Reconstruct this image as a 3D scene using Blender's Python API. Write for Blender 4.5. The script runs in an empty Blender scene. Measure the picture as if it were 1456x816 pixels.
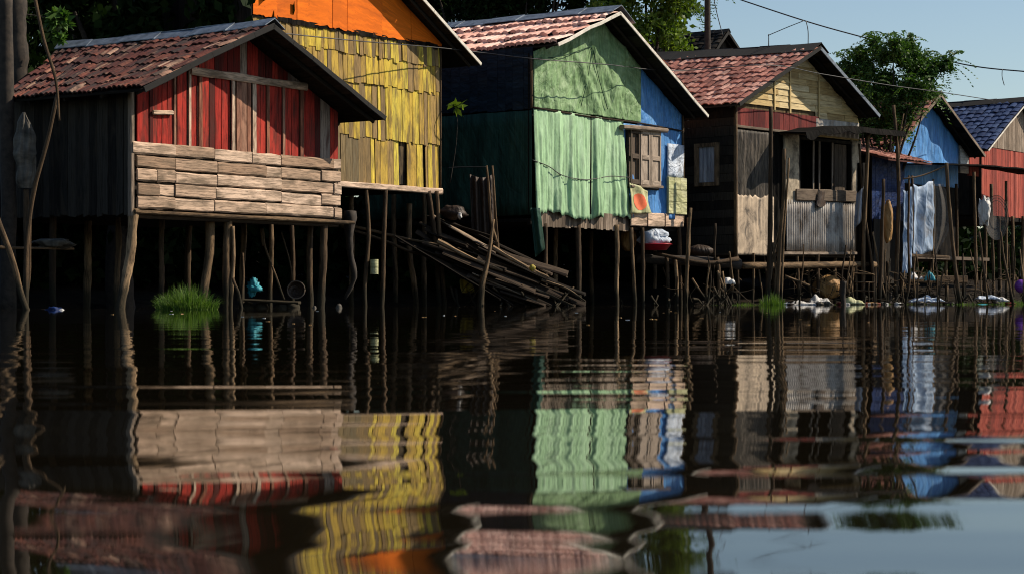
import bpy, math, random
import numpy as np
from mathutils import Vector, noise
random.seed(11)
RN = random.random
def U(a, b): return a + (b - a) * RN()
SC = bpy.context.scene
# ------------------------------------------------------------------ camera, sky, sun, exposure
FPX, CX, HY, CH = 2710.0, 728.0, 424.0, 0.17
cd = bpy.data.cameras.new('camera'); cam = bpy.data.objects.new('camera', cd); SC.collection.objects.link(cam)
cam.location = (0, 0, CH); cam.rotation_euler = (math.radians(90), 0, 0)
cd.sensor_width = 36; cd.lens = FPX / 1456 * 36; cd.shift_y = (HY - 408) / 1456
cd.clip_start = 0.05; cd.clip_end = 2000
cd.dof.use_dof = True; cd.dof.focus_distance = 40; cd.dof.aperture_fstop = 10.0
SC.camera = cam
SUNV = Vector((0.768, 0.122, 0.62)).normalized()
w = bpy.data.worlds.new('World'); SC.world = w; w.use_nodes = True
nt = w.node_tree; bg = nt.nodes['Background']; sk = nt.nodes.new('ShaderNodeTexSky')
sk.sky_type = 'NISHITA'; sk.sun_disc = False
sk.sun_elevation = math.asin(SUNV.z); sk.sun_rotation = math.atan2(SUNV.x, SUNV.y)
sk.air_density = 1.1; sk.dust_density = 0.4; sk.ozone_density = 1.8
nt.links.new(sk.outputs[0], bg.inputs[0]); bg.inputs[1].default_value = 0.085
sl = bpy.data.lights.new('sun', 'SUN'); so = bpy.data.objects.new('sun', sl); SC.collection.objects.link(so)
sl.energy = 5.0; sl.angle = math.radians(0.5); sl.color = (1.0, 0.87, 0.70)
so.rotation_euler = SUNV.to_track_quat('Z', 'Y').to_euler()
vs = SC.view_settings; vs.view_transform = 'Standard'; vs.look = 'None'; vs.exposure = 0.32; vs.gamma = 1; vs.use_curve_mapping = False
SC.cycles.filter_width = 1.05 if hasattr(SC.cycles, 'filter_width') else 1.05; SC.cycles.max_bounces = 6; SC.cycles.diffuse_bounces = 2; SC.cycles.transparent_max_bounces = 6

# ------------------------------------------------------------------ materials
def newmat(name):
    m = bpy.data.materials.new(name); m.use_nodes = True
    n = m.node_tree.nodes; b = n['Principled BSDF']
    return m, m.node_tree, n, b
def nd(t, kind, **kw):
    x = t.nodes.new(kind)
    for k, v in kw.items(): setattr(x, k, v)
    return x
def ramp(t, stops, inp, const=False):
    r = nd(t, 'ShaderNodeValToRGB'); e = r.color_ramp.elements
    if const: r.color_ramp.interpolation = 'CONSTANT'
    e[0].position, e[0].color = stops[0][0], (*stops[0][1], 1)
    e[1].position, e[1].color = stops[-1][0], (*stops[-1][1], 1)
    for p, c in stops[1:-1]:
        k = e.new(p); k.color = (*c, 1)
    t.links.new(inp, r.inputs[0]); return r.outputs[0]
def mapping(t, inp, scale):
    m = nd(t, 'ShaderNodeMapping'); m.inputs['Scale'].default_value = scale
    t.links.new(inp, m.inputs['Vector']); return m.outputs[0]
def noiset(t, inp, scale=1, detail=4, rough=.6, dist=0):
    n = nd(t, 'ShaderNodeTexNoise'); n.inputs['Scale'].default_value = scale; n.inputs['Detail'].default_value = detail
    n.inputs['Roughness'].default_value = rough; n.inputs['Distortion'].default_value = dist
    t.links.new(inp, n.inputs['Vector']); return n.outputs[0]
def mix(t, a, b, fac, mode='MIX'):
    m = nd(t, 'ShaderNodeMix', data_type='RGBA', blend_type=mode)
    for i, v in ((0, fac), (6, a), (7, b)):
        if hasattr(v, 'is_linked') or hasattr(v, 'links'): t.links.new(v, m.inputs[i])
        elif i == 0: m.inputs[0].default_value = v
        else: m.inputs[i].default_value = (*v, 1)
    return m.outputs[2]
def bump(t, h, b, strength=.5, dist=.01):
    x = nd(t, 'ShaderNodeBump'); x.inputs['Strength'].default_value = strength; x.inputs['Distance'].default_value = dist
    t.links.new(h, x.inputs['Height']); t.links.new(x.outputs[0], b.inputs['Normal'])
G = lambda v: (v, v, v)
def wood(name, stops, grain=(3, 55, 1), gamt=.75, stain=(.06, .045, .03), samt=.6, sthr=(.5, .68), rough=.85, bd=.006, spec=.2, wet=False):
    m, t, n, b = newmat(name)
    ra = nd(t, 'ShaderNodeAttribute', attribute_name='rnd'); ga = nd(t, 'ShaderNodeAttribute', attribute_name='gl')
    col = ramp(t, stops, ra.outputs['Fac'])
    g1 = noiset(t, mapping(t, ga.outputs['Vector'], grain), 1, 5, .65, .3)
    gr = ramp(t, [(.3, G(1 - gamt)), (.5, G(.85)), (.72, G(1.15))], g1)
    col = mix(t, col, gr, 1.0, 'MULTIPLY')
    g2 = noiset(t, mapping(t, ga.outputs['Vector'], (1.6, 6, 1)), 1, 4, .6, .6)
    sf = ramp(t, [(sthr[0], G(0)), (sthr[1], G(samt))], g2)
    col = mix(t, col, stain, sf)
    g3 = noiset(t, mapping(t, ga.outputs['Vector'], (14, 30, 1)), 1, 3, .7)
    sp = ramp(t, [(.62, G(0)), (.72, G(.5))], g3)
    col = mix(t, col, tuple(c * .4 for c in stain), sp)
    if wet:                                               # wet, slimy foot near the water level
        ge = nd(t, 'ShaderNodeNewGeometry'); sp_ = nd(t, 'ShaderNodeSeparateXYZ'); t.links.new(ge.outputs['Position'], sp_.inputs[0])
        ad = nd(t, 'ShaderNodeMath', operation='MULTIPLY_ADD'); t.links.new(g2, ad.inputs[0]); ad.inputs[1].default_value = -.6; t.links.new(sp_.outputs['Z'], ad.inputs[2])
        col = mix(t, col, (.018, .017, .010), ramp(t, [(.0, G(.85)), (.22, G(0))], ad.outputs[0]))
    t.links.new(col, b.inputs['Base Color']); b.inputs['Roughness'].default_value = rough
    b.inputs['Specular IOR Level'].default_value = spec
    bump(t, g1, b, .8, bd); return m
def cloth(name, c0, c1, c2, vs=(5, .8, 1), translucent=.15, rough=.6, bstr=.8, dirt=.35, dirtc=(.03, .03, .02), spec=.3):
    m, t, n, b = newmat(name)
    ga = nd(t, 'ShaderNodeAttribute', attribute_name='gl')
    f = noiset(t, mapping(t, ga.outputs['Vector'], vs), 1, 5, .6, .4)
    col = ramp(t, [(.3, c0), (.5, c1), (.7, c2)], f)
    f2 = noiset(t, mapping(t, ga.outputs['Vector'], (26, 1.6, 1)), 1, 3, .6, .2)
    col = mix(t, col, ramp(t, [(.35, G(.72)), (.6, G(1.08))], f2), 1.0, 'MULTIPLY')
    f3 = noiset(t, mapping(t, ga.outputs['Vector'], (1.3, 1.0, 1)), 1, 6, .7, 1.2)
    col = mix(t, col, dirtc, ramp(t, [(.52, G(0)), (.72, G(dirt))], f3))
    f4 = noiset(t, mapping(t, ga.outputs['Vector'], (16, .7, 1)), 1, 4, .65)
    col = mix(t, col, dirtc, ramp(t, [(.54, G(0)), (.70, G(dirt * 1.1))], f4))
    t.links.new(col, b.inputs['Base Color']); b.inputs['Roughness'].default_value = rough
    b.inputs['Specular IOR Level'].default_value = spec
    def ridge(sc, d):
        q = noiset(t, mapping(t, ga.outputs['Vector'], sc), 1, 2, .5, d)
        s1 = nd(t, 'ShaderNodeMath', operation='SUBTRACT'); t.links.new(q, s1.inputs[0]); s1.inputs[1].default_value = .5
        s2 = nd(t, 'ShaderNodeMath', operation='ABSOLUTE'); t.links.new(s1.outputs[0], s2.inputs[0]); return s2.outputs[0]
    rot = nd(t, 'ShaderNodeVectorRotate', rotation_type='Z_AXIS'); t.links.new(ga.outputs['Vector'], rot.inputs['Vector']); rot.inputs['Angle'].default_value = .5
    h1, h2 = ridge((2.6, 1.1, 1), .5), ridge((7, 3.2, 1), .8)
    q = noiset(t, mapping(t, rot.outputs[0], (3.5, .8, 1)), 1, 2, .5, .3)
    s1 = nd(t, 'ShaderNodeMath', operation='SUBTRACT'); t.links.new(q, s1.inputs[0]); s1.inputs[1].default_value = .5
    s2 = nd(t, 'ShaderNodeMath', operation='ABSOLUTE'); t.links.new(s1.outputs[0], s2.inputs[0])
    a1 = nd(t, 'ShaderNodeMath', operation='ADD'); t.links.new(h1, a1.inputs[0]); t.links.new(s2.outputs[0], a1.inputs[1])
    a2 = nd(t, 'ShaderNodeMath', operation='MULTIPLY_ADD'); t.links.new(h2, a2.inputs[0]); a2.inputs[1].default_value = .35; t.links.new(a1.outputs[0], a2.inputs[2])
    bump(t, a2.outputs[0], b, bstr, .10)
    if translucent:
        tr = nd(t, 'ShaderNodeBsdfTranslucent'); t.links.new(col, tr.inputs['Color'])
        ms = nd(t, 'ShaderNodeMixShader'); ms.inputs[0].default_value = translucent
        t.links.new(b.outputs[0], ms.inputs[1]); t.links.new(tr.outputs[0], ms.inputs[2])
        t.links.new(ms.outputs[0], n['Material Output'].inputs[0])
    return m
def leafmat(name, stops, tr=.3, spec=.25):
    m, t, n, b = newmat(name)
    ra = nd(t, 'ShaderNodeAttribute', attribute_name='rnd'); col = ramp(t, stops, ra.outputs['Fac'])
    t.links.new(col, b.inputs['Base Color']); b.inputs['Roughness'].default_value = .55; b.inputs['Specular IOR Level'].default_value = spec
    x = nd(t, 'ShaderNodeBsdfTranslucent'); t.links.new(mix(t, col, (1.2, 1.3, .5), 1., 'MULTIPLY'), x.inputs['Color'])
    ms = nd(t, 'ShaderNodeMixShader'); ms.inputs[0].default_value = tr
    t.links.new(b.outputs[0], ms.inputs[1]); t.links.new(x.outputs[0], ms.inputs[2]); t.links.new(ms.outputs[0], n['Material Output'].inputs[0])
    return m
def plain(name, col, rough=.6, var=.35, metal=0, sc=6, tr=0):
    m, t, n, b = newmat(name)
    tc = nd(t, 'ShaderNodeTexCoord'); f = noiset(t, tc.outputs['Object'], sc, 5, .65, .3)
    c = mix(t, tuple(x * (1 - var) for x in col), tuple(min(1, x * (1 + var * .6)) for x in col), ramp(t, [(.35, G(0)), (.65, G(1))], f))
    t.links.new(c, b.inputs['Base Color']); b.inputs['Roughness'].default_value = rough; b.inputs['Metallic'].default_value = metal
    bump(t, f, b, .4, .01)
    if tr: b.inputs['Alpha'].default_value = 1 - tr
    return m
def tiles(name, stops, grime=(.03, .022, .02), gthr=(.48, .66), gam=.8, rough=.8, spec=.25, lo=.45, streak=None):
    m, t, n, b = newmat(name)
    ra = nd(t, 'ShaderNodeAttribute', attribute_name='rnd'); ga = nd(t, 'ShaderNodeAttribute', attribute_name='gl')
    col = ramp(t, stops, ra.outputs['Fac'])
    f = noiset(t, mapping(t, ga.outputs['Vector'], (1.3, .8, 1)), 1, 5, .65, .5)
    col = mix(t, col, grime, ramp(t, [(gthr[0], G(0)), (gthr[1], G(gam))], f))
    if streak:
        f3 = noiset(t, mapping(t, ga.outputs['Vector'], (9, .9, 1)), 1, 4, .6, .2)
        col = mix(t, col, streak, ramp(t, [(.58, G(0)), (.72, G(.75))], f3))
    f2 = noiset(t, mapping(t, ga.outputs['Vector'], (9, 22, 1)), 1, 4, .7)
    col = mix(t, col, ramp(t, [(.3, G(lo)), (.6, G(1.15))], f2), 1., 'MULTIPLY')
    t.links.new(col, b.inputs['Base Color']); b.inputs['Roughness'].default_value = rough; b.inputs['Specular IOR Level'].default_value = spec
    bump(t, f2, b, .5, .008); return m

M = {}
M['red'] = wood('red_planks', [(0, (.012, .008, .006)), (.15, (.085, .010, .008)), (.3, (.36, .026, .018)), (.48, (.46, .042, .026)), (.64, (.30, .12, .07)), (.8, (.66, .50, .36)), (1, (.20, .16, .14))], grain=(3, 48, 1), gamt=.85, samt=.8, sthr=(.46, .68), stain=(.06, .022, .016))
M['pale'] = wood('pale_planks', [(0, (.015, .012, .01)), (.3, (.38, .25, .165)), (.6, (.64, .46, .33)), (1, (.84, .63, .48))], grain=(3.2, 42, 1), gamt=.88, stain=(.15, .11, .075), samt=.9, sthr=(.43, .64), bd=.016)
M['yellow'] = wood('yellow_boards', [(0, (.015, .012, .008)), (.2, (.15, .125, .075)), (.42, (.32, .21, .085)), (.62, (.50, .33, .065)), (.8, (.66, .47, .065)), (1, (.70, .56, .085))], grain=(3, 44, 1), gamt=.8, stain=(.13, .09, .045), samt=.85, sthr=(.44, .66))
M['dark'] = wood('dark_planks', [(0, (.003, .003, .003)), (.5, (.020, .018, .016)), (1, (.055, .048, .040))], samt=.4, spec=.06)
M['grey'] = wood('grey_wood', [(0, (.02, .016, .012)), (.35, (.12, .09, .065)), (.7, (.26, .20, .15)), (1, (.42, .34, .27))], grain=(4, 50, 1), stain=(.05, .035, .025))
M['post'] = wood('post_wood', [(0, (.02, .013, .008)), (.4, (.10, .062, .034)), (.7, (.20, .128, .068)), (1, (.36, .24, .135))], grain=(7, 70, 1), gamt=.85, stain=(.025, .017, .01), samt=.8, sthr=(.42, .62), bd=.02, wet=True)
M['pile'] = wood('pile_boards', [(0, (.010, .008, .006)), (.4, (.06, .043, .030)), (.7, (.16, .115, .08)), (1, (.40, .30, .21))], grain=(4, 50, 1), stain=(.015, .01, .008), spec=.1)
M['orange'] = wood('orange_board', [(0, (.02, .01, .006)), (.5, (.78, .16, .006)), (1, (.85, .19, .008))], grain=(1.2, 9, 1), gamt=.25, stain=(.30, .06, .006), samt=.5, sthr=(.5, .75), bd=.002)
M['gyel'] = wood('gable_yellow', [(0, (.03, .02, .01)), (.4, (.50, .36, .16)), (.7, (.66, .50, .24)), (1, (.72, .60, .36))], grain=(2.5, 30, 1), gamt=.5, stain=(.22, .14, .06), samt=.7)
M['maroon'] = wood('maroon_boards', [(0, (.02, .006, .006)), (.5, (.13, .017, .017)), (1, (.24, .045, .038))], samt=.5, stain=(.06, .02, .02))
M['redfar'] = wood('red_painted_planks', [(0, (.03, .01, .01)), (.5, (.36, .065, .045)), (1, (.50, .12, .08))], grain=(1.5, 14, 1), samt=.4, stain=(.18, .04, .03))
M['tilered'] = tiles('rusty_tiles', [(0, (.05, .014, .012)), (.5, (.095, .026, .018)), (.85, (.22, .075, .045)), (1, (.45, .30, .21))], gthr=(.44, .6), gam=.9, streak=(.36, .23, .15))
M['tilepink'] = tiles('pink_tiles', [(0, (.52, .25, .19)), (.5, (.74, .42, .33)), (1, (.88, .62, .52))], gthr=(.58, .78), gam=.5, lo=.7)
M['tilebrown'] = tiles('brown_tiles', [(0, (.15, .055, .042)), (.5, (.40, .16, .12)), (1, (.64, .36, .28))], gthr=(.5, .68), gam=.75)
M['tilenavy'] = tiles('navy_tiles', [(0, (.02, .03, .07)), (.5, (.035, .055, .13)), (1, (.06, .09, .18))], gam=.3, rough=.45)
M['green'] = cloth('green_tarp', (.28, .47, .25), (.37, .59, .34), (.50, .72, .47), dirt=.34, dirtc=(.07, .15, .07), bstr=.4)
M['greennet'] = cloth('green_netting', (.14, .26, .11), (.21, .35, .16), (.32, .47, .25), vs=(2.5, 5, 1), bstr=1.0, dirt=.6, dirtc=(.06, .13, .04))
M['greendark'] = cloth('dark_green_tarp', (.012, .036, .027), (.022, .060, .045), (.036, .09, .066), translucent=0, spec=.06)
M['blue'] = cloth('blue_tarp', (.05, .20, .52), (.085, .29, .66), (.17, .42, .78), dirt=.3, dirtc=(.05, .12, .25))
M['bluedk'] = cloth('navy_tarp', (.004, .012, .045), (.008, .022, .085), (.012, .036, .13), dirt=.3, translucent=0, spec=.1)
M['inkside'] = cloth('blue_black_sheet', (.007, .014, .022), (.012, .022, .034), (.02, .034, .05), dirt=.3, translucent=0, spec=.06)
M['bluepale'] = cloth('pale_blue_sheet', (.42, .52, .66), (.58, .66, .78), (.72, .78, .86), dirt=.5, dirtc=(.22, .17, .12), bstr=1.0)
M['bluemid'] = cloth('blue_white_sheet', (.16, .26, .42), (.30, .41, .57), (.46, .56, .70), dirt=.6, dirtc=(.16, .12, .08), bstr=1.)
M['blacktarp'] = cloth('black_tarp', (.004, .004, .004), (.008, .0075, .007), (.014, .012, .011), translucent=0, dirt=.2, spec=.04, rough=.9)
M['greycloth'] = cloth('grey_cloth', (.05, .045, .038), (.10, .09, .075), (.16, .145, .12), vs=(3, 9, 1), translucent=0, bstr=1., spec=.1)
M['browncloth'] = cloth('brown_cloth', (.02, .012, .008), (.04, .024, .016), (.06, .036, .024), translucent=0)
M['whitebag'] = cloth('white_plastic', (.45, .45, .44), (.65, .64, .62), (.8, .79, .77), dirt=.4, dirtc=(.12, .09, .06), bstr=1.)
M['cyanbag'] = cloth('cyan_plastic', (.02, .20, .26), (.035, .30, .38), (.08, .42, .50), bstr=1., dirt=.1)
M['yellowbag'] = cloth('yellow_sack', (.32, .26, .03), (.48, .38, .06), (.6, .5, .12), bstr=1.)
M['tansack'] = cloth('tan_sack', (.28, .15, .05), (.42, .23, .08), (.52, .32, .14), bstr=1.)
M['cream'] = cloth('cream_cloth', (.40, .42, .20), (.52, .52, .28), (.62, .62, .40), dirt=.25)
M['rdot'] = plain('orange_red_print', (.75, .14, .05), .7, .25)
M['redplastic'] = plain('red_plastic', (.55, .02, .04), .35, .2)
M['purple'] = plain('purple_plastic', (.20, .05, .38), .35, .25)
M['bark'] = plain('bark', (.032, .023, .016), .9, .6, sc=9)
M['iron'] = plain('dark_metal', (.03, .03, .035), .5, .4)
M['wire'] = plain('wire_black', (.012, .012, .012), .5, .1)
M['greytrim'] = plain('zinc_ridge', (.16, .19, .23), .5, .5, metal=.4)
M['whitetrim'] = plain('pale_barge_paint', (.62, .58, .50), .7, .3)
M['blacktrim'] = plain('tarred_edge', (.006, .0055, .005), .95, .4)
M['plaster'] = plain('stained_plaster', (.34, .28, .20), .9, .7, sc=3.5)
M['curtain'] = cloth('curtain', (.30, .32, .36), (.42, .44, .50), (.55, .57, .62), dirt=.1)
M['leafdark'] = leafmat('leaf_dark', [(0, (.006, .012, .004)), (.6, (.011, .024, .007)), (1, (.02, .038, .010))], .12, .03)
M['leafmid'] = leafmat('leaf_mid', [(0, (.022, .05, .010)), (.6, (.05, .115, .022)), (1, (.12, .21, .05))])
M['leafbright'] = leafmat('leaf_bright', [(0, (.05, .09, .012)), (.6, (.12, .19, .025)), (1, (.22, .30, .055))])
M['grass'] = leafmat('grass_blades', [(0, (.03, .07, .010)), (.55, (.075, .15, .022)), (.9, (.16, .24, .05)), (1, (.32, .32, .14))])

def stained():
    m, t, n, b = newmat('stained_sheet')
    ga = nd(t, 'ShaderNodeAttribute', attribute_name='gl')
    f = noiset(t, mapping(t, ga.outputs['Vector'], (2.2, 1.5, 1)), 1, 6, .68, .8)
    col = ramp(t, [(.30, (.03, .025, .02)), (.40, (.16, .125, .09)), (.5, (.40, .31, .22)), (.7, (.60, .47, .33))], f)
    f2 = noiset(t, mapping(t, ga.outputs['Vector'], (30, 1.2, 1)), 1, 4, .6)
    col = mix(t, col, ramp(t, [(.35, G(.72)), (.6, G(1.1))], f2), 1., 'MULTIPLY')
    t.links.new(col, b.inputs['Base Color']); b.inputs['Roughness'].default_value = .8; bump(t, f, b, .5, .02); return m
M['stained'] = stained()
M['staindark'] = cloth('dark_mesh_sheet', (.012, .011, .010), (.035, .031, .027), (.15, .125, .10), vs=(7, .9, 1), translucent=0, dirt=.3, spec=.1)
def zinc():
    m, t, n, b = newmat('old_corrugated_sheet')
    ga = nd(t, 'ShaderNodeAttribute', attribute_name='gl')
    f = noiset(t, mapping(t, ga.outputs['Vector'], (2.6, 1.2, 1)), 1, 6, .7, .6)
    col = ramp(t, [(.33, (.10, .07, .045)), (.48, (.30, .27, .24)), (.62, (.46, .43, .39)), (.75, (.40, .30, .19))], f)
    t.links.new(col, b.inputs['Base Color']); b.inputs['Roughness'].default_value = .6; return m
M['zinc'] = zinc()
def mud():
    m, t, n, b = newmat('mud')
    tc = nd(t, 'ShaderNodeTexCoord'); f = noiset(t, tc.outputs['Object'], 1.7, 8, .7, .4)
    t.links.new(ramp(t, [(.3, (.006, .005, .004)), (.55, (.016, .012, .008)), (.75, (.035, .026, .018))], f), b.inputs['Base Color'])
    b.inputs['Roughness'].default_value = .9; b.inputs['Specular IOR Level'].default_value = .05; bump(t, f, b, .8, .12); return m
M['mud'] = mud()
def water():
    m, t, n, b = newmat('river_water')
    b.inputs['Base Color'].default_value = (.007, .0055, .003, 1); b.inputs['Roughness'].default_value = .02
    b.inputs['IOR'].default_value = 1.33
    ge = nd(t, 'ShaderNodeNewGeometry'); P = ge.outputs['Position']
    sep = nd(t, 'ShaderNodeSeparateXYZ'); t.links.new(P, sep.inputs[0])
    def layer(scale, amp, det, dist=0):
        x = nd(t, 'ShaderNodeTexNoise'); x.inputs['Scale'].default_value = 1; x.inputs['Detail'].default_value = det
        x.inputs['Roughness'].default_value = .5; x.inputs['Distortion'].default_value = dist
        t.links.new(mapping(t, P, scale), x.inputs['Vector'])
        s = nd(t, 'ShaderNodeVectorMath', operation='SUBTRACT'); t.links.new(x.outputs['Color'], s.inputs[0]); s.inputs[1].default_value = (.5, .5, .5)
        k = nd(t, 'ShaderNodeVectorMath', operation='MULTIPLY'); t.links.new(s.outputs[0], k.inputs[0]); k.inputs[1].default_value = (*amp, 0)
        return k.outputs[0]
    def mask(v, a, b0, o0, o1):
        r = nd(t, 'ShaderNodeMapRange', interpolation_type='SMOOTHSTEP')
        for i, q in enumerate((a, b0, o0, o1)): r.inputs[i + 1].default_value = q
        t.links.new(v, r.inputs[0]); return r.outputs[0]
    def scl(v, f):
        k = nd(t, 'ShaderNodeVectorMath', operation='SCALE'); t.links.new(v, k.inputs[0]); t.links.new(f, k.inputs['Scale']); return k.outputs[0]
    def add(a, c):
        k = nd(t, 'ShaderNodeVectorMath', operation='ADD'); t.links.new(a, k.inputs[0]); t.links.new(c, k.inputs[1]); return k.outputs[0]
    Y = sep.outputs['Y']
    fine = layer((.9, 8.5, 1), (.05, WF), 1)
    midl = layer((.55, 3.1, 1), (.04, WM), 1, .3)
    big = layer((.28, 1.6, 1), (.03, WB), 1, .5)
    patch = noiset(t, mapping(t, P, (.12, .35, 1)), 1, 2)
    near = layer((.5, 4.6, 1), (.03, .072), 1, .4)
    v = scl(scl(fine, mask(patch, .42, .62, .5, 1.25)), mask(Y, 4, 14, 1.0, .5))
    v = add(v, scl(midl, mask(Y, 3.2, 11, 1.0, .16)))
    v = add(v, scl(big, mask(Y, 1.4, 4.4, 1.0, 0.0)))
    tilt = nd(t, 'ShaderNodeCombineXYZ'); t.links.new(mask(Y, 1.3, 4.5, .0, 0.0), tilt.inputs[1]); v = add(v, scl(near, mask(Y, 1.7, 3.1, 1.0, 0.0))); v = add(v, tilt.outputs[0])
    z = nd(t, 'ShaderNodeVectorMath', operation='ADD'); t.links.new(v, z.inputs[0]); z.inputs[1].default_value = (0, 0, 1)
    nn = nd(t, 'ShaderNodeVectorMath', operation='NORMALIZE'); t.links.new(z.outputs[0], nn.inputs[0])
    t.links.new(nn.outputs[0], b.inputs['Normal']); return m
WF, WM, WB = .022, .036, .05
M['water'] = water()

# ------------------------------------------------------------------ mesh helpers
class MB:
    def __init__(s): s.v = []; s.f = []; s.r = []; s.g = []
    def add(s, vs, fs, r, gl):
        o = len(s.v); s.v += [tuple(x) for x in vs]; s.f += [tuple(i + o for i in f) for f in fs]
        s.r += (r if isinstance(r, list) else [r] * len(vs)); s.g += gl
def obj(name, mb, m, parent=None, smooth=False, solid=0, label=None):
    org = Vector(parent['_w']) if parent is not None and '_w' in parent else None
    if org is None:
        if not mb.v: return None
        a = np.array(mb.v); org = Vector(((a[:, 0].min() + a[:, 0].max()) / 2, (a[:, 1].min() + a[:, 1].max()) / 2, a[:, 2].min()))
    me = bpy.data.meshes.new(name)
    me.from_pydata([(x - org.x, y - org.y, z - org.z) for x, y, z in mb.v], [], mb.f)
    me.attributes.new('rnd', 'FLOAT', 'POINT').data.foreach_set('value', mb.r)
    me.attributes.new('gl', 'FLOAT_VECTOR', 'POINT').data.foreach_set('vector', [c for g in mb.g for c in g])
    if smooth: me.polygons.foreach_set('use_smooth', [True] * len(me.polygons))
    me.materials.append(M[m] if isinstance(m, str) else m)
    o = bpy.data.objects.new(name, me); SC.collection.objects.link(o)
    if parent is None: o.location = org
    else: o.parent = parent
    o['_w'] = tuple(org)
    if solid:
        md = o.modifiers.new('thickness', 'SOLIDIFY'); md.thickness = solid; md.offset = 0
    if label: o['label'] = label
    return o
def tag(o, label, cat, group=None, kind=None):
    o['label'] = label; o['category'] = cat
    if group: o['group'] = group
    if kind: o['kind'] = kind
    return o
def thing(name, loc, label, cat, group=None):
    o = bpy.data.objects.new(name, None); SC.collection.objects.link(o); o.location = loc; o['_w'] = tuple(loc)
    o.empty_display_size = .3
    return tag(o, label, cat, group)
def struct(o): o['kind'] = 'structure'; return o
def hexa(mb, p, r):
    p = [Vector(q) for q in p]; L = (p[4] - p[0]).length; a = [0]
    for i in range(3): a.append(a[-1] + (p[i + 1] - p[i]).length)
    off = r * 53 + RN() * 9
    gl = [(off + (0 if i < 4 else L), a[i % 4], r * 37) for i in range(8)]
    mb.add(p, [(0, 3, 2, 1), (4, 5, 6, 7), (0, 1, 5, 4), (1, 2, 6, 5), (2, 3, 7, 6), (3, 0, 4, 7)], r, gl)
def plank(mb, p0, p1, wv, tv, r, segs=4, cham=.18, wob=0.0, sag=0):
    p0, p1, wv, tv = Vector(p0), Vector(p1), Vector(wv), Vector(tv)
    c = cham; q = min(.45, c * wv.length / max(tv.length, 1e-4)) if tv.length < wv.length else c
    ct = min(.45, q); cw = ct * tv.length / wv.length
    sec = [(-.5, -.5 + ct), (-.5 + cw, -.5), (.5 - cw, -.5), (.5, -.5 + ct), (.5, .5 - ct), (.5 - cw, .5), (-.5 + cw, .5), (-.5, .5 - ct)]
    vs, fs, gl = [], [], []; L = (p1 - p0).length; off = r * 53 + RN() * 9; sd = RN() * 99
    per = [0]
    for i in range(7): per.append(per[-1] + abs(sec[i + 1][0] - sec[i][0]) * wv.length + abs(sec[i + 1][1] - sec[i][1]) * tv.length)
    for k in range(segs + 1):
        t = k / segs; ctr = p0.lerp(p1, t) + Vector((0, 0, -sag * 4 * t * (1 - t)))
        for i, (a, b) in enumerate(sec):
            j = wob * noise.noise(Vector((sd, t * L * 3, i * .7))) if wob else 0
            j2 = wob * noise.noise(Vector((sd + 9, t * L * 3, a * 2))) if wob else 0
            vs.append(ctr + wv * a * (1 + j2 / max(wv.length, .02)) + wv.normalized() * j + tv * b); gl.append((off + t * L, per[i], r * 37))
    for k in range(segs):
        for i in range(8):
            j = (i + 1) % 8; fs.append((k * 8 + i, k * 8 + j, k * 8 + 8 + j, k * 8 + 8 + i))
    fs.append(tuple(range(7, -1, -1))); fs.append(tuple(range(segs * 8, segs * 8 + 8)))
    mb.add(vs, fs, r, gl)
def crom(pts, k=5):
    P = [Vector(p) for p in pts]
    if len(P) < 3: return [P[0].lerp(P[-1], i / k) for i in range(k + 1)]
    P = [2 * P[0] - P[1]] + P + [2 * P[-1] - P[-2]]; out = []
    for i in range(1, len(P) - 2):
        a, b, c, d = P[i - 1:i + 3]
        for j in range(k):
            t = j / k; out.append(.5 * ((2 * b) + (c - a) * t + (2 * a - 5 * b + 4 * c - d) * t * t + (3 * b - a - 3 * c + d) * t ** 3))
    out.append(P[-2]); return out
def pole(mb, pts, r0, r1, r=.5, n=8, wob=.12, k=5, bend=0):
    P = crom(pts, k); sd = RN() * 99; L = (P[-1] - P[0]).length
    if bend:
        for i, p in enumerate(P):
            t = i / (len(P) - 1)
            P[i] = p + Vector((noise.noise(Vector((sd, t * 2.2, 0))), noise.noise(Vector((sd, t * 2.2, 5))), 0)) * bend
    vs, fs, gl = [], [], []; s = 0; off = RN() * 40
    for i, p in enumerate(P):
        T = (P[min(i + 1, len(P) - 1)] - P[max(i - 1, 0)]).normalized()
        A = T.cross(Vector((0, 1, 0)) if abs(T.y) < .9 else Vector((1, 0, 0))).normalized(); B = T.cross(A)
        t = i / (len(P) - 1); R = r0 + (r1 - r0) * t
        if i: s += (p - P[i - 1]).length
        for j in range(n):
            a = 2 * math.pi * j / n
            rr = R * (1 + wob * 1.4 * noise.noise(Vector((sd + math.cos(a), math.sin(a), s * 2.5))) + wob * .9 * noise.noise(Vector((sd + 3, 0, s * 9))))
            vs.append(p + (A * math.cos(a) + B * math.sin(a)) * rr); gl.append((off + s, min(a, 2 * math.pi - a) * .1, r * 37))
    for i in range(len(P) - 1):
        for j in range(n):
            j2 = (j + 1) % n; fs.append((i * n + j, i * n + j2, i * n + n + j2, i * n + n + j))
    fs.append(tuple(range(n - 1, -1, -1))); fs.append(tuple(range(len(vs) - n, len(vs))))
    mb.add(vs, fs, r, gl)
def grid(mb, fn, ns, nt_, r=.5, gs=(1, 1)):
    vs, fs, gl = [], [], []; off = RN() * 30
    for j in range(nt_ + 1):
        for i in range(ns + 1):
            s, t = i / ns, j / nt_; vs.append(Vector(fn(s, t))); gl.append((off + s * gs[0], off + t * gs[1], r * 37))
    for j in range(nt_):
        for i in range(ns):
            a = j * (ns + 1) + i; fs.append((a, a + 1, a + ns + 2, a + ns + 1))
    mb.add(vs, fs, r, gl)
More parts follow.
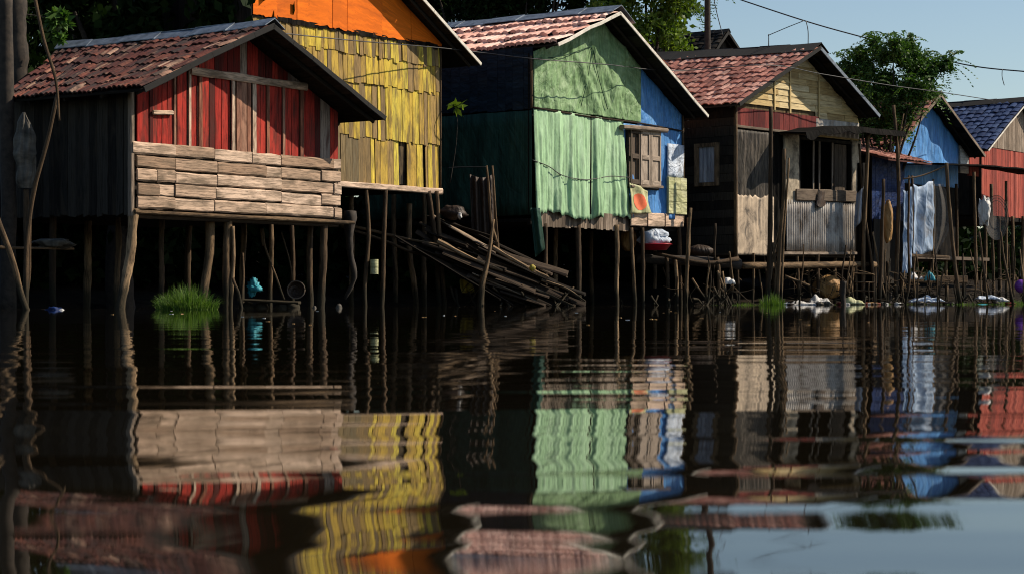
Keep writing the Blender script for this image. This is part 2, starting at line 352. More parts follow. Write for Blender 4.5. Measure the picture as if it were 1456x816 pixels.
def blob(mb, c, rad, seed=0, amp=.3, fr=1.4, nu=14, nv=9, r=.5):
    c = Vector(c); vs, fs, gl = [], [], []
    for j in range(nv + 1):
        ph = math.pi * j / nv
        for i in range(nu):
            th = 2 * math.pi * i / nu; d = Vector((math.cos(th) * math.sin(ph), math.sin(th) * math.sin(ph), math.cos(ph)))
            k = 1 + amp * noise.noise(d * fr + Vector((seed * 7.3, seed, 3))) + amp * .5 * noise.noise(d * fr * 2.7 + Vector((seed, 9, seed * 3)))
            vs.append(c + Vector((d.x * rad[0] * k, d.y * rad[1] * k, d.z * rad[2] * k))); gl.append((th * rad[0], ph * rad[2], seed))
    for j in range(nv):
        for i in range(nu):
            i2 = (i + 1) % nu; fs.append((j * nu + i, j * nu + nu + i, j * nu + nu + i2, j * nu + i2))
    mb.add(vs, fs, r, gl)
def px(x, y, Y): return Vector(((x - CX) / FPX * Y, Y, CH + (HY - y) / FPX * Y))
Z3 = Vector((0, 0, 1))
class Frame:
    def __init__(s, x, Y, phi):
        s.o = Vector(((x - CX) / FPX * Y, Y, 0)); a = math.radians(phi)
        s.U = Vector((math.sin(a), math.cos(a), 0)); s.N = Vector((math.cos(a), -math.sin(a), 0))
    def W(s, u, n, z): return s.o + s.U * u + s.N * n + Z3 * z
    def ray(s, x, y, axis, k):
        d = Vector(((x - CX) / FPX, 1, (HY - y) / FPX)); e = Vector((0, 0, CH))
        t = (k - (e - s.o).dot(axis)) / d.dot(axis); return e + d * t
    def on(s, x, y, n=0): return s.ray(x, y, s.N, n)
    def uz(s, x, y, n=0):
        p = s.on(x, y, n); return (p - s.o).dot(s.U), p.z
    def u(s, x, n=0): return s.uz(x, HY, n)[0]
    def side(s, x, y, u=0):
        p = s.ray(x, y, s.U, u); return -(p - s.o).dot(s.N), p.z      # depth, z
def lin(pts):
    def f(x):
        if x <= pts[0][0]: a, b = pts[0], pts[1]
        elif x >= pts[-1][0]: a, b = pts[-2], pts[-1]
        else:
            for a, b in zip(pts, pts[1:]):
                if a[0] <= x <= b[0]: break
        return a[1] + (b[1] - a[1]) * (x - a[0]) / ((b[0] - a[0]) or 1e-6)
    return f
def vboard(mb, F, u0, u1, zb, zt, n, th, r, tw=.006):
    f = lambda q, u: q(u) if callable(q) else q
    a, b = U(-tw, tw), U(-tw, tw)
    zb0, zb1, zt0, zt1 = f(zb, u0), f(zb, u1), f(zt, u0), f(zt, u1)
    if zt0 <= zb0 or zt1 <= zb1: return
    hexa(mb, [F.W(u0, n + a, zb0), F.W(u1, n + b, zb1), F.W(u1, n + b - th, zb1), F.W(u0, n + a - th, zb0),
              F.W(u0, n + b, zt0), F.W(u1, n + a, zt1), F.W(u1, n + a - th, zt1), F.W(u0, n + b - th, zt0)], r)
def slab(mb, F, u0, u1, n0, n1, z0, z1, r=0.0):
    hexa(mb, [F.W(u0, n0, z0), F.W(u1, n0, z0), F.W(u1, n1, z0), F.W(u0, n1, z0), F.W(u0, n0, z1), F.W(u1, n0, z1), F.W(u1, n1, z1), F.W(u0, n1, z1)], r)
def side_planks(mb, F, u, d1, zb, zt, wmin, wmax, th=.025, rf=lambda: RN(), d0=.0):
    d = d0
    while d < d1:
        w_ = min(U(wmin, wmax), d1 - d + .001); j = U(-.006, .006)
        hexa(mb, [F.W(u - th + j, -d - .006, zb + U(-.04, .03)), F.W(u - th + j, -d - w_, zb + U(-.04, .03)), F.W(u, -d - w_, zb), F.W(u, -d - .006, zb),
                  F.W(u - th + j, -d - .006, zt), F.W(u - th + j, -d - w_, zt), F.W(u, -d - w_, zt), F.W(u, -d - .006, zt)], rf()); d += w_
def tile_slope(mb, S, Nrm, ncol, nrow, amp, lip, rf, ls, lt, prof='pan', jit=.011):
    """courses of tiles over S(s,t): s 0..1 front->back, t 0..1 eave->ridge"""
    K = 4
    for j in range(nrow):
        for i in range(ncol):
            r = rf(i, j); jj = U(-jit, jit); js = U(-.12, .12) / ncol; sl = U(-.12, .12) if RN() < .9 else U(-.35, .3)
            vs, fs, gl = [], [], []; rows = []
            for q in range(3):
                t = (j + sl * (j > 0) + q / 2 * (1.10 - sl)) / nrow; t = min(t, 1)
                for k in range(K + 1):
                    a = k / K; s = (i + a * 1.04) / ncol + js
                    h = amp * (math.sin(a * math.pi) if prof == 'pan' else .5 - .5 * math.cos(a * 2 * math.pi))
                    vs.append(Vector(S(min(max(s, -.002), 1.002), t)) + Nrm * (h + lip * (1 - q / 2) + jj + .01)); gl.append((s * ls + r * 3, t * lt, r * 9))
            b0 = len(vs)
            for k in range(K + 1):                       # front lip going down
                vs.append(vs[k] - Nrm * (lip * .9)); gl.append(gl[k])
            for q in range(2):
                for k in range(K): a = q * (K + 1) + k; fs.append((a, a + 1, a + K + 2, a + K + 1))
            for k in range(K): fs.append((b0 + k, b0 + k + 1, k + 1, k))
            mb.add(vs, fs, r, gl)
class Roof:
    def __init__(s, F, L, A, R, nf, be, br, rb=0, sagr=.0):
        s.F = F; (s.ul, s.zl), (s.ua, s.za), (s.ur, s.zr) = L, A, R; s.nf, s.be, s.br, s.rb, s.sag = nf, be, br, rb, sagr
        s.top = lin([L, A, R])
    def SL(s, a, t):
        u = s.ul + (s.ua - s.ul) * t; z = s.zl + (s.za + s.rb * a - s.zl) * t - s.sag * 4 * a * (1 - a) * t + .045 * noise.noise(Vector((a * 4, t * 3, s.ul))) + .02 * noise.noise(Vector((a * 14, t * 6, s.ul)))
        return s.F.W(u, s.nf + (-(s.be + (s.br - s.be) * t) - s.nf) * a, z)
    def SR(s, a, t):
        u = s.ur + (s.ua - s.ur) * t; z = s.zr + (s.za + s.rb * a - s.zr) * t - s.sag * 4 * a * (1 - a) * t
        return s.F.W(u, s.nf + (-(s.be + (s.br - s.be) * t) - s.nf) * a, z)
    def nL(s): return (s.SL(0, 1) - s.SL(0, 0)).cross(s.F.N * 1).normalized() * (1 if (s.SL(0, 1) - s.SL(0, 0)).cross(s.F.N).z > 0 else -1)
    def nR(s): v = (s.SR(0, 1) - s.SR(0, 0)).cross(s.F.N).normalized(); return v * (1 if v.z > 0 else -1)
    def build(s, house, tm, ncol, nrow, amp, lip, rf, trimL, trimR, capm, prof='pan', roof_label=None, rmat=None, trw=.12, capw=.16):
        mb = MB(); ls = s.nf + s.br; lt = (s.SL(0, 1) - s.SL(0, 0)).length
        tile_slope(mb, s.SL, s.nL(), ncol, nrow, amp, lip, rf, ls, lt, prof)
        ro = obj('roof', mb, tm, house, smooth=False)
        mb = MB(); tile_slope(mb, s.SR, s.nR(), max(6, ncol // 2), nrow, amp, lip, rf, ls, lt, prof)
        obj('roof', mb, rmat or tm, house)
        mb = MB()                                             # boarded deck under both slopes
        for S, nn in ((s.SL, s.nL()), (s.SR, s.nR())):
            for k in range(10):
                t0, t1 = k / 10, (k + .97) / 10
                hexa(mb, [S(.002, t0) - nn * .01, S(.002, t1) - nn * .01, S(.002, t1) - nn * .045, S(.002, t0) - nn * .045,
                          S(.998, t0) - nn * .01, S(.998, t1) - nn * .01, S(.998, t1) - nn * .045, S(.998, t0) - nn * .045], .2 + .6 * RN())
            for a in (.06, .3, .55, .8):                       # rafters
                p0, p1 = S(a, .01) - nn * .085, S(a, .97) - nn * .085
                plank(mb, p0, p1, s.F.N * .05, nn * .075, .4 + .4 * RN(), 2)
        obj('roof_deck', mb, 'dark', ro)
        for S, nn, m in ((s.SL, s.nL(), trimL), (s.SR, s.nR(), trimR)):
            mb = MB(); off = s.F.N * .03
            P = [S(0, t / 6) + off - nn * .02 + nn * .012 * noise.noise(Vector((t * 1.3, s.zl, 2))) for t in range(7)]
            for a, b in zip(P, P[1:]): plank(mb, a, b + (b - a) * .02, nn * trw, s.F.N * .025, .5 + .3 * RN(), 1, .1)
            obj('barge_board', mb, m, house)
        mb = MB(); nseg = 6
        for k in range(nseg):                                 # ridge cap: overlapping bent strips
            a0, a1 = k / nseg, (k + 1.06) / nseg
            for S, nn in ((s.SL, s.nL()), (s.SR, s.nR())):
                h = .05 + lip + amp * .6 + .012 * (k % 2)
                p = [Vector(S(min(a, 1), 1)) + Z3 * (h + .02) for a in (a0, a1)]
                dn = [Vector(S(min(a, 1), 1 - capw / 2.2)) + nn * (h - .03) for a in (a0, a1)]
                if k == 0: p[0] += s.F.N * .06; dn[0] += s.F.N * .06
                hexa(mb, [p[0], dn[0], dn[0] - Z3 * .015, p[0] - Z3 * .015, p[1], dn[1], dn[1] - Z3 * .015, p[1] - Z3 * .015], RN())
        obj('ridge_cap', mb, capm, ro)
        return ro
def stilt(house, F, x1, y1, x2, y2, n=0, r0=.06, r1=.05, r=None, bend=.035, name='stilt', label=None, mm='post', kink=None):
    """post whose top shows at (x1,y1) and foot at (x2,y2) in the plane n of frame F; goes on down into the bed"""
    a, b = F.on(x1, y1, n), F.on(x2, y2, n); d = (b - a) / max(a.z - b.z, .2); e = b + d * .55
    pts = [a, a.lerp(e, .35), a.lerp(e, .7), e]
    if kink: pts[1] += F.U * kink; pts[2] -= F.U * kink * .5
    mb = MB(); pole(mb, pts, r0, r1, U(.3, 1) if r is None else r, bend=bend, k=8, wob=.16)
    return obj(name, mb, mm, house, smooth=True, label=label)
def freepole(label, pts, r0, r1, name='pole', cat='pole', group=None, r=None, mm='post', bend=.03, wob=.12):
    mb = MB(); pole(mb, pts, r0, r1, U(.3, 1) if r is None else r, bend=bend, wob=wob)
    return tag(obj(name, mb, mm, smooth=True), label, cat, group)
# ------------------------------------------------------------------ setting: water and muddy bank
F1 = Frame(188, 31, 36); F2 = Frame(625, 43, 36); F2.o = F2.o - F2.U * 0; F3 = Frame(757, 44, 36); F4 = Frame(1045, 50, 44); F5 = Frame(1271, 58, 40); F6 = Frame(1396, 64, 36)
mb = MB(); mb.add([(-300, -30, 0), (300, -30, 0), (300, 420, 0), (-300, 420, 0)], [(0, 1, 2, 3)], .5, [(0, 0, 0)] * 4)
struct(obj('water', mb, 'water'))
shore = lin([(-60, 2.5), (-3, 2.2), (0, 5.2), (6, 6.2), (13, 6.6), (15, 5.2), (20.5, 4.6), (22.5, 1.2), (29, .8), (31, .6), (45, -.3), (60, -1), (120, -2)])
A0 = Vector((-6.18, 31, 0)); AU = Vector((.588, .809, 0)); AN = Vector((-.809, .588, 0))
def ground_z(p):
    d = Vector((p[0], p[1], 0)) - A0; a, q = d.dot(AU), d.dot(AN)
    x = q - shore(a) + .5 * noise.noise(Vector((a * .5, 2, 0))) + .25 * noise.noise(Vector((a * 1.7, 5, 0)))
    z = x * .35 if x < 0 else (.16 * x if x < 3 else .48 + .10 * (x - 3))
    z = max(-1.2, min(z, 2.6))
    if x > -.5: z += min(1, x + .5) * (.10 * noise.noise(Vector((p[0] * 1.6, p[1] * 1.6, 0))) + .04 * noise.noise(Vector((p[0] * 5, p[1] * 5, 3))))
    return z
def bank():
    mb = MB(); As = list(np.arange(-14, 56, .4)); As = [-420, -150, -60, -30, -20] + As + [60, 75, 100, 150, 250, 420]
    Qs = list(np.arange(-4, 10, .35)) + [11, 13, 16, 20, 30, 60, 120, 300, 600]
    vs, gl, fs = [], [], []
    for q in Qs:
        for a in As:
            p = A0 + AU * float(a) + AN * float(q); p.z = ground_z(p); vs.append(p); gl.append((float(a), float(q), 0))
    n = len(As)
    for j in range(len(Qs) - 1):
        for i in range(n - 1): k = j * n + i; fs.append((k, k + 1, k + n + 1, k + n))
    mb.add(vs, fs, .5, gl); struct(obj('river_bank', mb, 'mud', smooth=True))
bank()

# ------------------------------------------------------------------ house 1: red plank house
def house_red():
    F = F1; H = thing('stilt_house', F.o, 'low stilt house with red plank gable above pale stacked boards and rusty tile roof', 'house', 'stilt houses along the river')
    L, A, R = F.uz(203, 126, .75), F.uz(388, 37, .75), F.uz(547, 168, .75)
    ro = Roof(F, L, A, R, .75, 2.75, 4.7)
    top = lambda u: ro.top(u) - .09
    ue = F.u(481); zb, zm = F.z if False else F.uz(188, 297)[1], F.uz(188, 201)[1]
    # red vertical boards, each range read off the wall: (x0, x1, kind)
    K = dict(r=(.30, .44), b=(.62, .68), p=(.78, .82), d=(.13, .20), g=(.92, 1), o=(.45, .5), k=(.0, .02))
    spans = [(195.5, 212, 'r'), (212, 217, 'd'), (217, 231, 'r'), (231, 246, 'r'), (246, 249, 'b'), (252.5, 266, 'r'), (267, 270.5, 'p'), (272, 281, 'r'), (281, 286, 'b'), (287.5, 297, 'r'),
             (298, 306, 'd'), (306, 315, 'r'), (315, 323.5, 'r'), (323.5, 328, 'o'), (328, 332.5, 'p'), (334.5, 349, 'b'), (349.5, 355, 'b'), (357.5, 363, 'p'), (363, 377, 'o'), (377.5, 381.5, 'b'),
             (382, 391, 'r'), (391, 400.5, 'r'), (400.5, 404, 'b'), (404.5, 414, 'o'), (414, 424.5, 'r'), (425, 430, 'b'), (430, 440, 'r'), (440, 448, 'r'), (448, 456, 'd'), (456, 470, 'g'), (470.5, 481, 'r')]
    ztrim = lin([F.uz(272, 100), F.uz(436, 122)])
    mb = MB(); slab(mb, F, .02, ue - .02, -.07, -.045, zb, top(.1), 0)
    for x in range(14):
        u0 = .02 + (ue - .04) * x / 14; u1 = .02 + (ue - .04) * (x + 1) / 14; vboard(mb, F, u0, u1, zm, top, -.045, .02, 0, 0)
    for x0, x1, k in spans:
        u0, u1 = F.u(x0) + .004, F.u(x1) - .004; n = .035 if k in 'pb' else U(-.012, .012)
        a, b = K[k]; m = 1 if u1 - u0 < .16 else 2
        for i in range(m):
            w0, w1 = u0 + (u1 - u0) * i / m + .002 * i, u0 + (u1 - u0) * (i + 1) / m
            cut = (lambda u: min(top(u), ztrim(u) + .02)) if F.u(262) < w0 < F.u(445) else top
            if k in 'pb' and F.u(262) < w0: cut = lambda u: min(top(u), ztrim(u) - .02)
            vboard(mb, F, w0, w1, zm - .03, cut, n + U(-.006, .006), .028, U(a, b))
    x = F.u(262)
    while x < F.u(440):                                       # gable boards above the trim
        w_ = U(.10, .19); k = random.choice('ordgdgdd') if x > F.u(300) else random.choice('oro'); a, b = K[k]
        vboard(mb, F, x, x + w_ - .008, lambda u: ztrim(u) - .02, top, U(-.015, .01), .025, U(a, b)); x += w_
    obj('wall', mb, 'red', H, label='gable wall of upright red planks with pale battens')
    mb = MB()
    plank(mb, F.on(272, 101, .05), F.on(437, 124, .05), Z3 * .13, F.N * .04, .62, 8, .2, .02)
    obj('trim_board', mb, 'pale', H)
    mb = MB(); plank(mb, F.on(217.5, 160, .04), F.on(246, 161, .04), Z3 * .075, F.N * .04, .75, 3, .2, .01); obj('door_rail', mb, 'pale', H)
    # five courses of heavy pale boards
    mb = MB(); h = (zm - zb) / 5
    slab(mb, F, .0, ue, -.05, -.02, zb, zm, 0)
    cuts = [[188, 246, 302, 355, 396, 471, 481], [191, 246, 306, 375, 397, 453, 481], [191, 220, 246, 305, 397, 471, 481], [191, 222, 245, 303, 374, 397, 454, 481], [191, 244, 301, 374, 471, 481]]
    for j, cs in enumerate(cuts):
        z = zm - h * (j + .5)
        for x0, x1 in zip(cs, cs[1:]):
            u0, u1 = F.u(x0) + .006, F.u(x1) - .006; n = .05 + U(-.018, .022); dz = U(-.012, .012)
            if j == 0 and x0 == 188: u0 -= .05
            plank(mb, F.W(u0, n, z + dz), F.W(u1, n + U(-.012, .012), z + dz + U(-.012, .012)), Z3 * (h - .024), F.N * U(.035, .055), U(.25, 1) * (.75 if x0 < 246 else 1), 9, .15, .016)
    obj('plank_panel', mb, 'pale', H, smooth=False)
    mb = MB(); plank(mb, F.W(-.02, .06, zb - .05), F.W(ue + .35, .06, zb - .06), Z3 * .07, F.N * .10, .6, 8, .2, .015)
    plank(mb, F.W(-.05, -.03, zb - .1), F.W(ue, -.03, zb - .1), Z3 * .1, F.N * .08, .2, 6, .2, .01); obj('floor_beam', mb, 'post', H)
    mb = MB(); slab(mb, F, .03, ue - .03, -4.6, -.08, zb - .06, zb - .01, .3); obj('floor_deck', mb, 'dark', H)
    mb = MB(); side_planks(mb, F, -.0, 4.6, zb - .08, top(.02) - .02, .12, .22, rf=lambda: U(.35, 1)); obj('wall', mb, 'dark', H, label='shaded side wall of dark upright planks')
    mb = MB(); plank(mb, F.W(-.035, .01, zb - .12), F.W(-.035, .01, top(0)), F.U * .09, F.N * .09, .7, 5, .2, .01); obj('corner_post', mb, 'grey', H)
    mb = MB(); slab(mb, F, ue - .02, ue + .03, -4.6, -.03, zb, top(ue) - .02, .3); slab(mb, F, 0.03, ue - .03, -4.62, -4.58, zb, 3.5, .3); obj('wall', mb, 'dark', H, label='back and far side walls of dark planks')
    ro.build(H, 'tilered', 30, 7, .035, .028, lambda i, j: (U(.15, .75) if RN() < .93 else U(.85, 1)), 'blacktrim', 'blacktrim', 'greytrim', trw=.10)
    for a in [(190, 297, 172, 437, .0, .085, .075, 'thick leaning corner stilt'), (231, 305, 230, 436, -.9, .05, .045, None), (299, 306, 288, 436, -.25, .085, .07, None), (325, 307, 321, 438, -.05, .07, .06, None),
              (331, 322, 329, 438, .02, .035, .035, None), (441, 318, 440, 437, -.35, .055, .06, None), (461, 318, 457, 438, -.05, .07, .072, None), (168, 302, 165, 436, -1.6, .05, .05, None),
              (346, 312, 345, 434, -1.6, .055, .05, None), (385, 312, 384, 432, -2.6, .05, .05, None), (415, 314, 417, 433, -2.2, .045, .045, None), (126, 300, 124, 433, -3.2, .07, .07, None), (270, 300, 268, 432, -3.4, .06, .06, None)]:
        stilt(H, F, *a[:4], n=a[4], r0=a[5], r1=a[6], label=a[7], kink=.05 if a[0] in (299, 190) else None)
    return H
house_red()

# ------------------------------------------------------------------ house 2: tall yellow house
def house_yellow():
    F = F2; H = thing('stilt_house', F.o, 'tall stilt house clad in patchy yellow boards with an orange gable', 'house', 'stilt houses along the river')
    ul = F.u(357); R = F.uz(683, 91, .5); P = F.uz(602, 0, .5); sl = (P[1] - R[1]) / (P[0] - R[0]); ua = -4.3; za = R[1] + sl * (ua - R[0])
    ro = Roof(F, (ul - .5, za - (ua - ul + .5) * .5), (ua, za), R, .5, 3.4, 3.4)
    top = lambda u: ro.top(u) - .1
    lv = [F.uz(620, y)[1] for y in (266, 203, 130, 92, 64)]
    mb = MB(); slab(mb, F, ul, 0, -.09, -.06, lv[0], lv[4], 0)
    for k in range(4):
        u = ul
        while u < -.01:
            w_ = min(random.choice([.09, .12, .15, .18, .22]) * U(.9, 1.1), -u); t = (u - ul) / -ul
            if k == 3 or (k == 2 and t < .45): c = random.choice([.3, .42, .5, .62, .8, .25, .9]) if t < .62 else random.choice([.42, .62, .8, .9, .34])
            else: c = random.choice([.62, .8, .9, 1, .5, .42, .85, .7]) if t > .6 else (random.choice([.2, .3, .42, .25, .5]) if k < 1 and t < .55 else random.choice([.42, .62, .5, .8, .3, .7]))
            c += U(-.06, .06); zb = lv[k] - .03 - abs(U(0, .05)) + (U(-.035, .025) if k else 0); zt = lv[k + 1] + .05 + (U(-.02, .12) if k < 3 else 0); zt = min(zt + (.6 if k < 3 and RN() < .28 else 0), lv[4] + .05)
            if k == 0 and 0.76 < t < .80 or (k == 0 and .88 < t < .91): w_ = min(w_, .09); c = 0; 
            lean = U(-.012, .012)
            if c: 
                a, b = U(-.01, .015), U(-.01, .015); n0, n1 = -.03 + .006 * k + U(0, .010), -.015 + .006 * k; n1 += .022; g = .006
                n0 += .028
                hexa(mb, [F.W(u + g, n0 + a, zb), F.W(u + w_ - g, n0 + b, zb + U(-.015, .015)), F.W(u + w_ - g, n0 + b - .02, zb), F.W(u + g, n0 + a - .02, zb),
                          F.W(u + g + lean, n1 + a - .03, zt), F.W(u + w_ - g + lean, n1 + b - .03, zt), F.W(u + w_ - g + lean, n1 + b - .05, zt), F.W(u + g + lean, n1 + a - .05, zt)], max(.12, min(1, c)))
            u += w_
    obj('wall', mb, 'yellow', H, label='front wall of patched yellow and weathered boards in four tiers')
    # orange gable sheets with a ragged lower edge
    xs = [357, 392, 421, 470, 492, 541, 583, 626]
    for x0, x1 in zip(xs, xs[1:]):
        mb = MB(); u0, u1 = F.u(x0) + .006, F.u(x1) - .006; n = .035 + U(-.008, .008)
        def fn(s, t, u0=u0, u1=u1, n=n):
            u = u0 + (u1 - u0) * s; zb = lv[4] - .03 + .05 * noise.noise(Vector((u * 5, 1, 0))) + .03 * noise.noise(Vector((u * 17, 4, 0)))
            return F.W(u, n + .012 * math.sin(u * 3 + t * 2), zb + (top(u) - zb) * t)
        grid(mb, fn, 14, 6, U(.4, 1), (u1 - u0, 2)); obj('gable_panel', mb, 'orange', H, solid=.012)
    mb = MB(); u = ul
    while u < 0:                                              # ragged dark strip under the orange sheets
        w_ = U(.05, .16); z = lv[4] - .06 + .05 * noise.noise(Vector((u * 5, 1, 0)))
        hexa(mb, [F.W(u, .03, z - U(.0, .05)), F.W(u + w_, .035, z - U(0, .05)), F.W(u + w_, .01, z), F.W(u, .01, z), F.W(u, .045, z + .07), F.W(u + w_, .045, z + .07), F.W(u + w_, .01, z + .07), F.W(u, .01, z + .07)], RN() * .3); u += w_
    obj('dark_strip', mb, 'dark', H)
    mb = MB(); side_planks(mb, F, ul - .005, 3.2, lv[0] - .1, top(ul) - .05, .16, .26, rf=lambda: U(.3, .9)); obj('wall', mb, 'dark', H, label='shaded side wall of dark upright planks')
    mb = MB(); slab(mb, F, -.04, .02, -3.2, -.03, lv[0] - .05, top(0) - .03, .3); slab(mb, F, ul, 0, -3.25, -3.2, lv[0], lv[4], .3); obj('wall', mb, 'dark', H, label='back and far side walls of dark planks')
    mb = MB(); plank(mb, F.W(ul, .02, lv[0] - .1), F.W(.03, .02, lv[0] - .1), Z3 * .13, F.N * .12, .75, 10, .15, .012); obj('floor_beam', mb, 'pale', H)
    mb = MB(); slab(mb, F, ul, 0, -3.2, -.1, lv[0] - .12, lv[0] - .04, .3); obj('floor_deck', mb, 'dark', H)
    mb = MB(); slab(mb, F, ul - .035, ul + .02, -.08, .03, lv[0] - .1, top(ul) - .02, .6); obj('corner_post', mb, 'dark', H)
    mb = MB(); pole(mb, [F.on(626.5, 70, .02), F.on(626.5, 268, .02)], .022, .022, .5); obj('corner_post', mb, 'post', H, smooth=True)
    ro.build(H, 'tilebrown', 14, 8, .03, .02, lambda i, j: U(.1, .6), 'blacktrim', 'whitetrim', 'greytrim', trw=.08)
    for a in [(520, 264, 521, 442, .0, .045, .05, None), (548, 266, 543, 442, .02, .05, .05, None), (609, 272, 628, 445, .05, .06, .05, None), (621, 272, 632, 445, .1, .045, .05, None), (603, 272, 603, 437, -1.2, .05, .06, None),
              (560, 270, 562, 435, -2.8, .06, .06, None), (500, 266, 500, 435, -2.6, .06, .06, None)]:
        stilt(H, F, *a[:4], n=a[4], r0=a[5], r1=a[6], kink=.06 if a[0] in (520, 609) else None, mm='post')
    stilt(H, F, 582, 290, 590, 440, n=-1.0, r0=.07, r1=.06, kink=-.08)
house_yellow()

# ------------------------------------------------------------------ house 3: green and blue house
def house_green():
    F = F3; H = thing('stilt_house', F.o, 'stilt house wrapped in green and blue tarpaulins under a pink tiled roof', 'house', 'stilt houses along the river')
    L, A, R = F.uz(792, 63, .62), F.uz(881, 18, .62), F.uz(1006, 165, .62)
    ro = Roof(F, L, A, R, .62, 5, 5)
    top = lambda u: ro.top(u) - .1
    ue = F.u(970); zb = F.uz(757, 303)[1]; zs = F.uz(757, 154)[1]; us = F.u(906)
    fold = lambda u, z, k=1: k * (.03 * math.sin(u * 5.3 + math.sin(u * 2.1) * 2) + .022 * math.sin(u * 11.7 + 1.3 + z * .3) + .014 * math.sin(u * 27 + 2 * math.sin(u * 3)) + .009 * math.sin(u * 49 + z) + .03 * noise.noise(Vector((u * 3.2, z * .3, 1))))
    mb = MB(); slab(mb, F, 0, ue, -.12, -.09, zb, zs, .2)
    for i in range(16): vboard(mb, F, ue * i / 16, ue * (i + 1) / 16, zs, lambda u: top(u) - .02, -.09, .03, .2, 0)
    obj('wall', mb, 'dark', H, label='plank wall behind the tarpaulins')
    def cloth_part(name, m, u0, u1, z0, z1, n, k, ns=40, nt_=24, wr=0, label=None, sway=0, r=.5):
        mb = MB()
        def fn(s, t):
            u = u0 + (u1 - u0) * s; a = z0(u) if callable(z0) else z0; b = z1(u) if callable(z1) else z1; z = a + (b - a) * t
            rg = lambda p: 1 - min(1, abs(noise.noise(p)) * 3.2)
            ed = min(1, s * 9, (1 - s) * 9); nn = n + k * (.05 * math.sin(u * 3.1 + .6 + .5 * math.sin(z)) + .035 * math.sin(u * 7.3 + z * .4)) * (1.1 - .9 * t) + fold(u, z, 1.0 * k * (1.15 - .75 * t)) + ed * wr * (.7 * rg(Vector((u * .9 + z * .75, z * .35 - u * .3, 7))) + .5 * rg(Vector((u * 1.1 - z * .9, z * .4 + u * .3, 3))) + .35 * rg(Vector((u * 2.6 + z * 1.4, z * .9 - u * .5, 11))) - .4)
            return F.W(u + sway * (1 - t) * (1 if s > .5 else 0) * s, nn, z)
        grid(mb, fn, ns, nt_, r, (u1 - u0, 2.5)); return obj(name, mb, m, H, smooth=True, solid=.008, label=label)
    hem = lambda u: zb - .02 + .06 * math.sin(u * 2.4) + .04 * noise.noise(Vector((u * 14, 8, 1))) + .09 * noise.noise(Vector((u * 4, 3, 1)))
    um = F.u(838)
    cloth_part('tarpaulin', 'greennet', .0, us + .12, zs + .02, top, .03, .15, 110, 80, .085, 'wrinkled green netting over the gable')
    cloth_part('tarpaulin', 'green', -.03, um - .03, hem, zs, .05, 1, 90, 30, .03, 'bright green sheet hanging in upright folds')
    cloth_part('tarpaulin', 'green', um + .02, F.u(884), hem, zs - .01, .05, 1.1, 70, 30, .03, 'bright green sheet hanging beside the shutter', sway=.32)
    cloth_part('tarpaulin', 'blue', us + .01, ue + .01, zs - .05, top, .0, .3, 40, 24, .035, 'blue sheet over the gable end')
    cloth_part('tarpaulin', 'blue', F.u(885), ue + .02, zb + .05, zs - .06, .0, .9, 60, 30, .03, 'blue sheet hanging around the shutter')
    mb = MB(); pole(mb, [F.W(-.05, .09, zs), F.W(us * .5, .08, zs - .03), F.W(us, .07, zs - .02), F.W(ue, .06, zs - .07)], .022, .018, .1, n=6, bend=.02)
    obj('seam_batten', mb, 'post', H, smooth=True)
    mb = MB(); pole(mb, [F.on(x, y, .12) for x, y in ((757, 228), (780, 237), (800, 250), (830, 256), (850, 254), (870, 251), (897, 253))], .012, .012, .1, n=5); obj('tie_rope', mb, 'wire', H, smooth=True)
    for pts in (((842, 66), (836, 110), (826, 152)), ((843, 66), (851, 110), (864, 156)), ((760, 84), (800, 80), (842, 66))): mb = MB(); pole(mb, [F.on(x, y, .075) for x, y in pts], .010, .010, .2, n=5); obj('dark_line', mb, 'greendark', H, smooth=True)  # thin dark rods drawing the shade in the net's creases
    mb = MB(); slab(mb, F, um - .02, um + .015, 0, .05, zb + .05, zs, 0); obj('dark_gap_strip', mb, 'dark', H)  # solid dark strip, shade between the two sheets put in as colour
    # shuttered window
    wu0, wu1, wz0, wz1 = F.u(891), F.u(934), F.uz(891, 262)[1], F.uz(891, 183)[1]
    mb = MB(); slab(mb, F, wu0 - .04, wu1 + .02, -.02, .05, wz0 - .1, wz1, .05); win = obj('window', mb, 'grey', H)
    for a, b in ((wu0, wu0 + (wu1 - wu0) * .30), (wu0 + (wu1 - wu0) * .32, wu0 + (wu1 - wu0) * .64), (wu0 + (wu1 - wu0) * .66, wu1)):
        mb = MB(); r = .35 if a == wu0 else U(.95, 1.1)
        slab(mb, F, a, b, .03 if a == wu0 else .06, .10 if a > wu0 else .06, wz0, wz1, r)
        for u0, u1, z0, z1 in ((a, a + .07, wz0, wz1), (b - .07, b, wz0, wz1), (a + .075, b - .075, wz1 - .12, wz1), (a + .075, b - .075, wz1 - .75, wz1 - .62), (a + .075, b - .075, wz0, wz0 + .12)):
            plank(mb, F.W((u0 + u1) / 2, .118, z0) if z1 - z0 > 1 else F.W(u0, .118, (z0 + z1) / 2), F.W((u0 + u1) / 2, .118, z1) if z1 - z0 > 1 else F.W(u1, .118, (z0 + z1) / 2), F.U * (u1 - u0) if z1 - z0 > 1 else Z3 * (z1 - z0), F.N * .03, r + U(-.1, 0), 3, .1)
        obj('shutter', mb, 'grey', win)
    mb = MB(); plank(mb, F.on(884, 181, .16), F.on(947, 186, .16), Z3 * .11, F.N * .16, .7, 5, .2, .02); obj('lintel', mb, 'grey', win)
    mb = MB(); plank(mb, F.W(wu0 - .02, .12, wz0 - .06), F.W(wu1 + .05, .12, wz0 - .02), Z3 * .07, F.N * .1, .6, 4, .2, .02); obj('sill', mb, 'grey', win)
    # pale check panel and lower boards
    mb = MB(); pu0, pu1, pz0, pz1 = F.u(945), F.u(971), F.uz(957, 305)[1], F.uz(957, 253)[1]
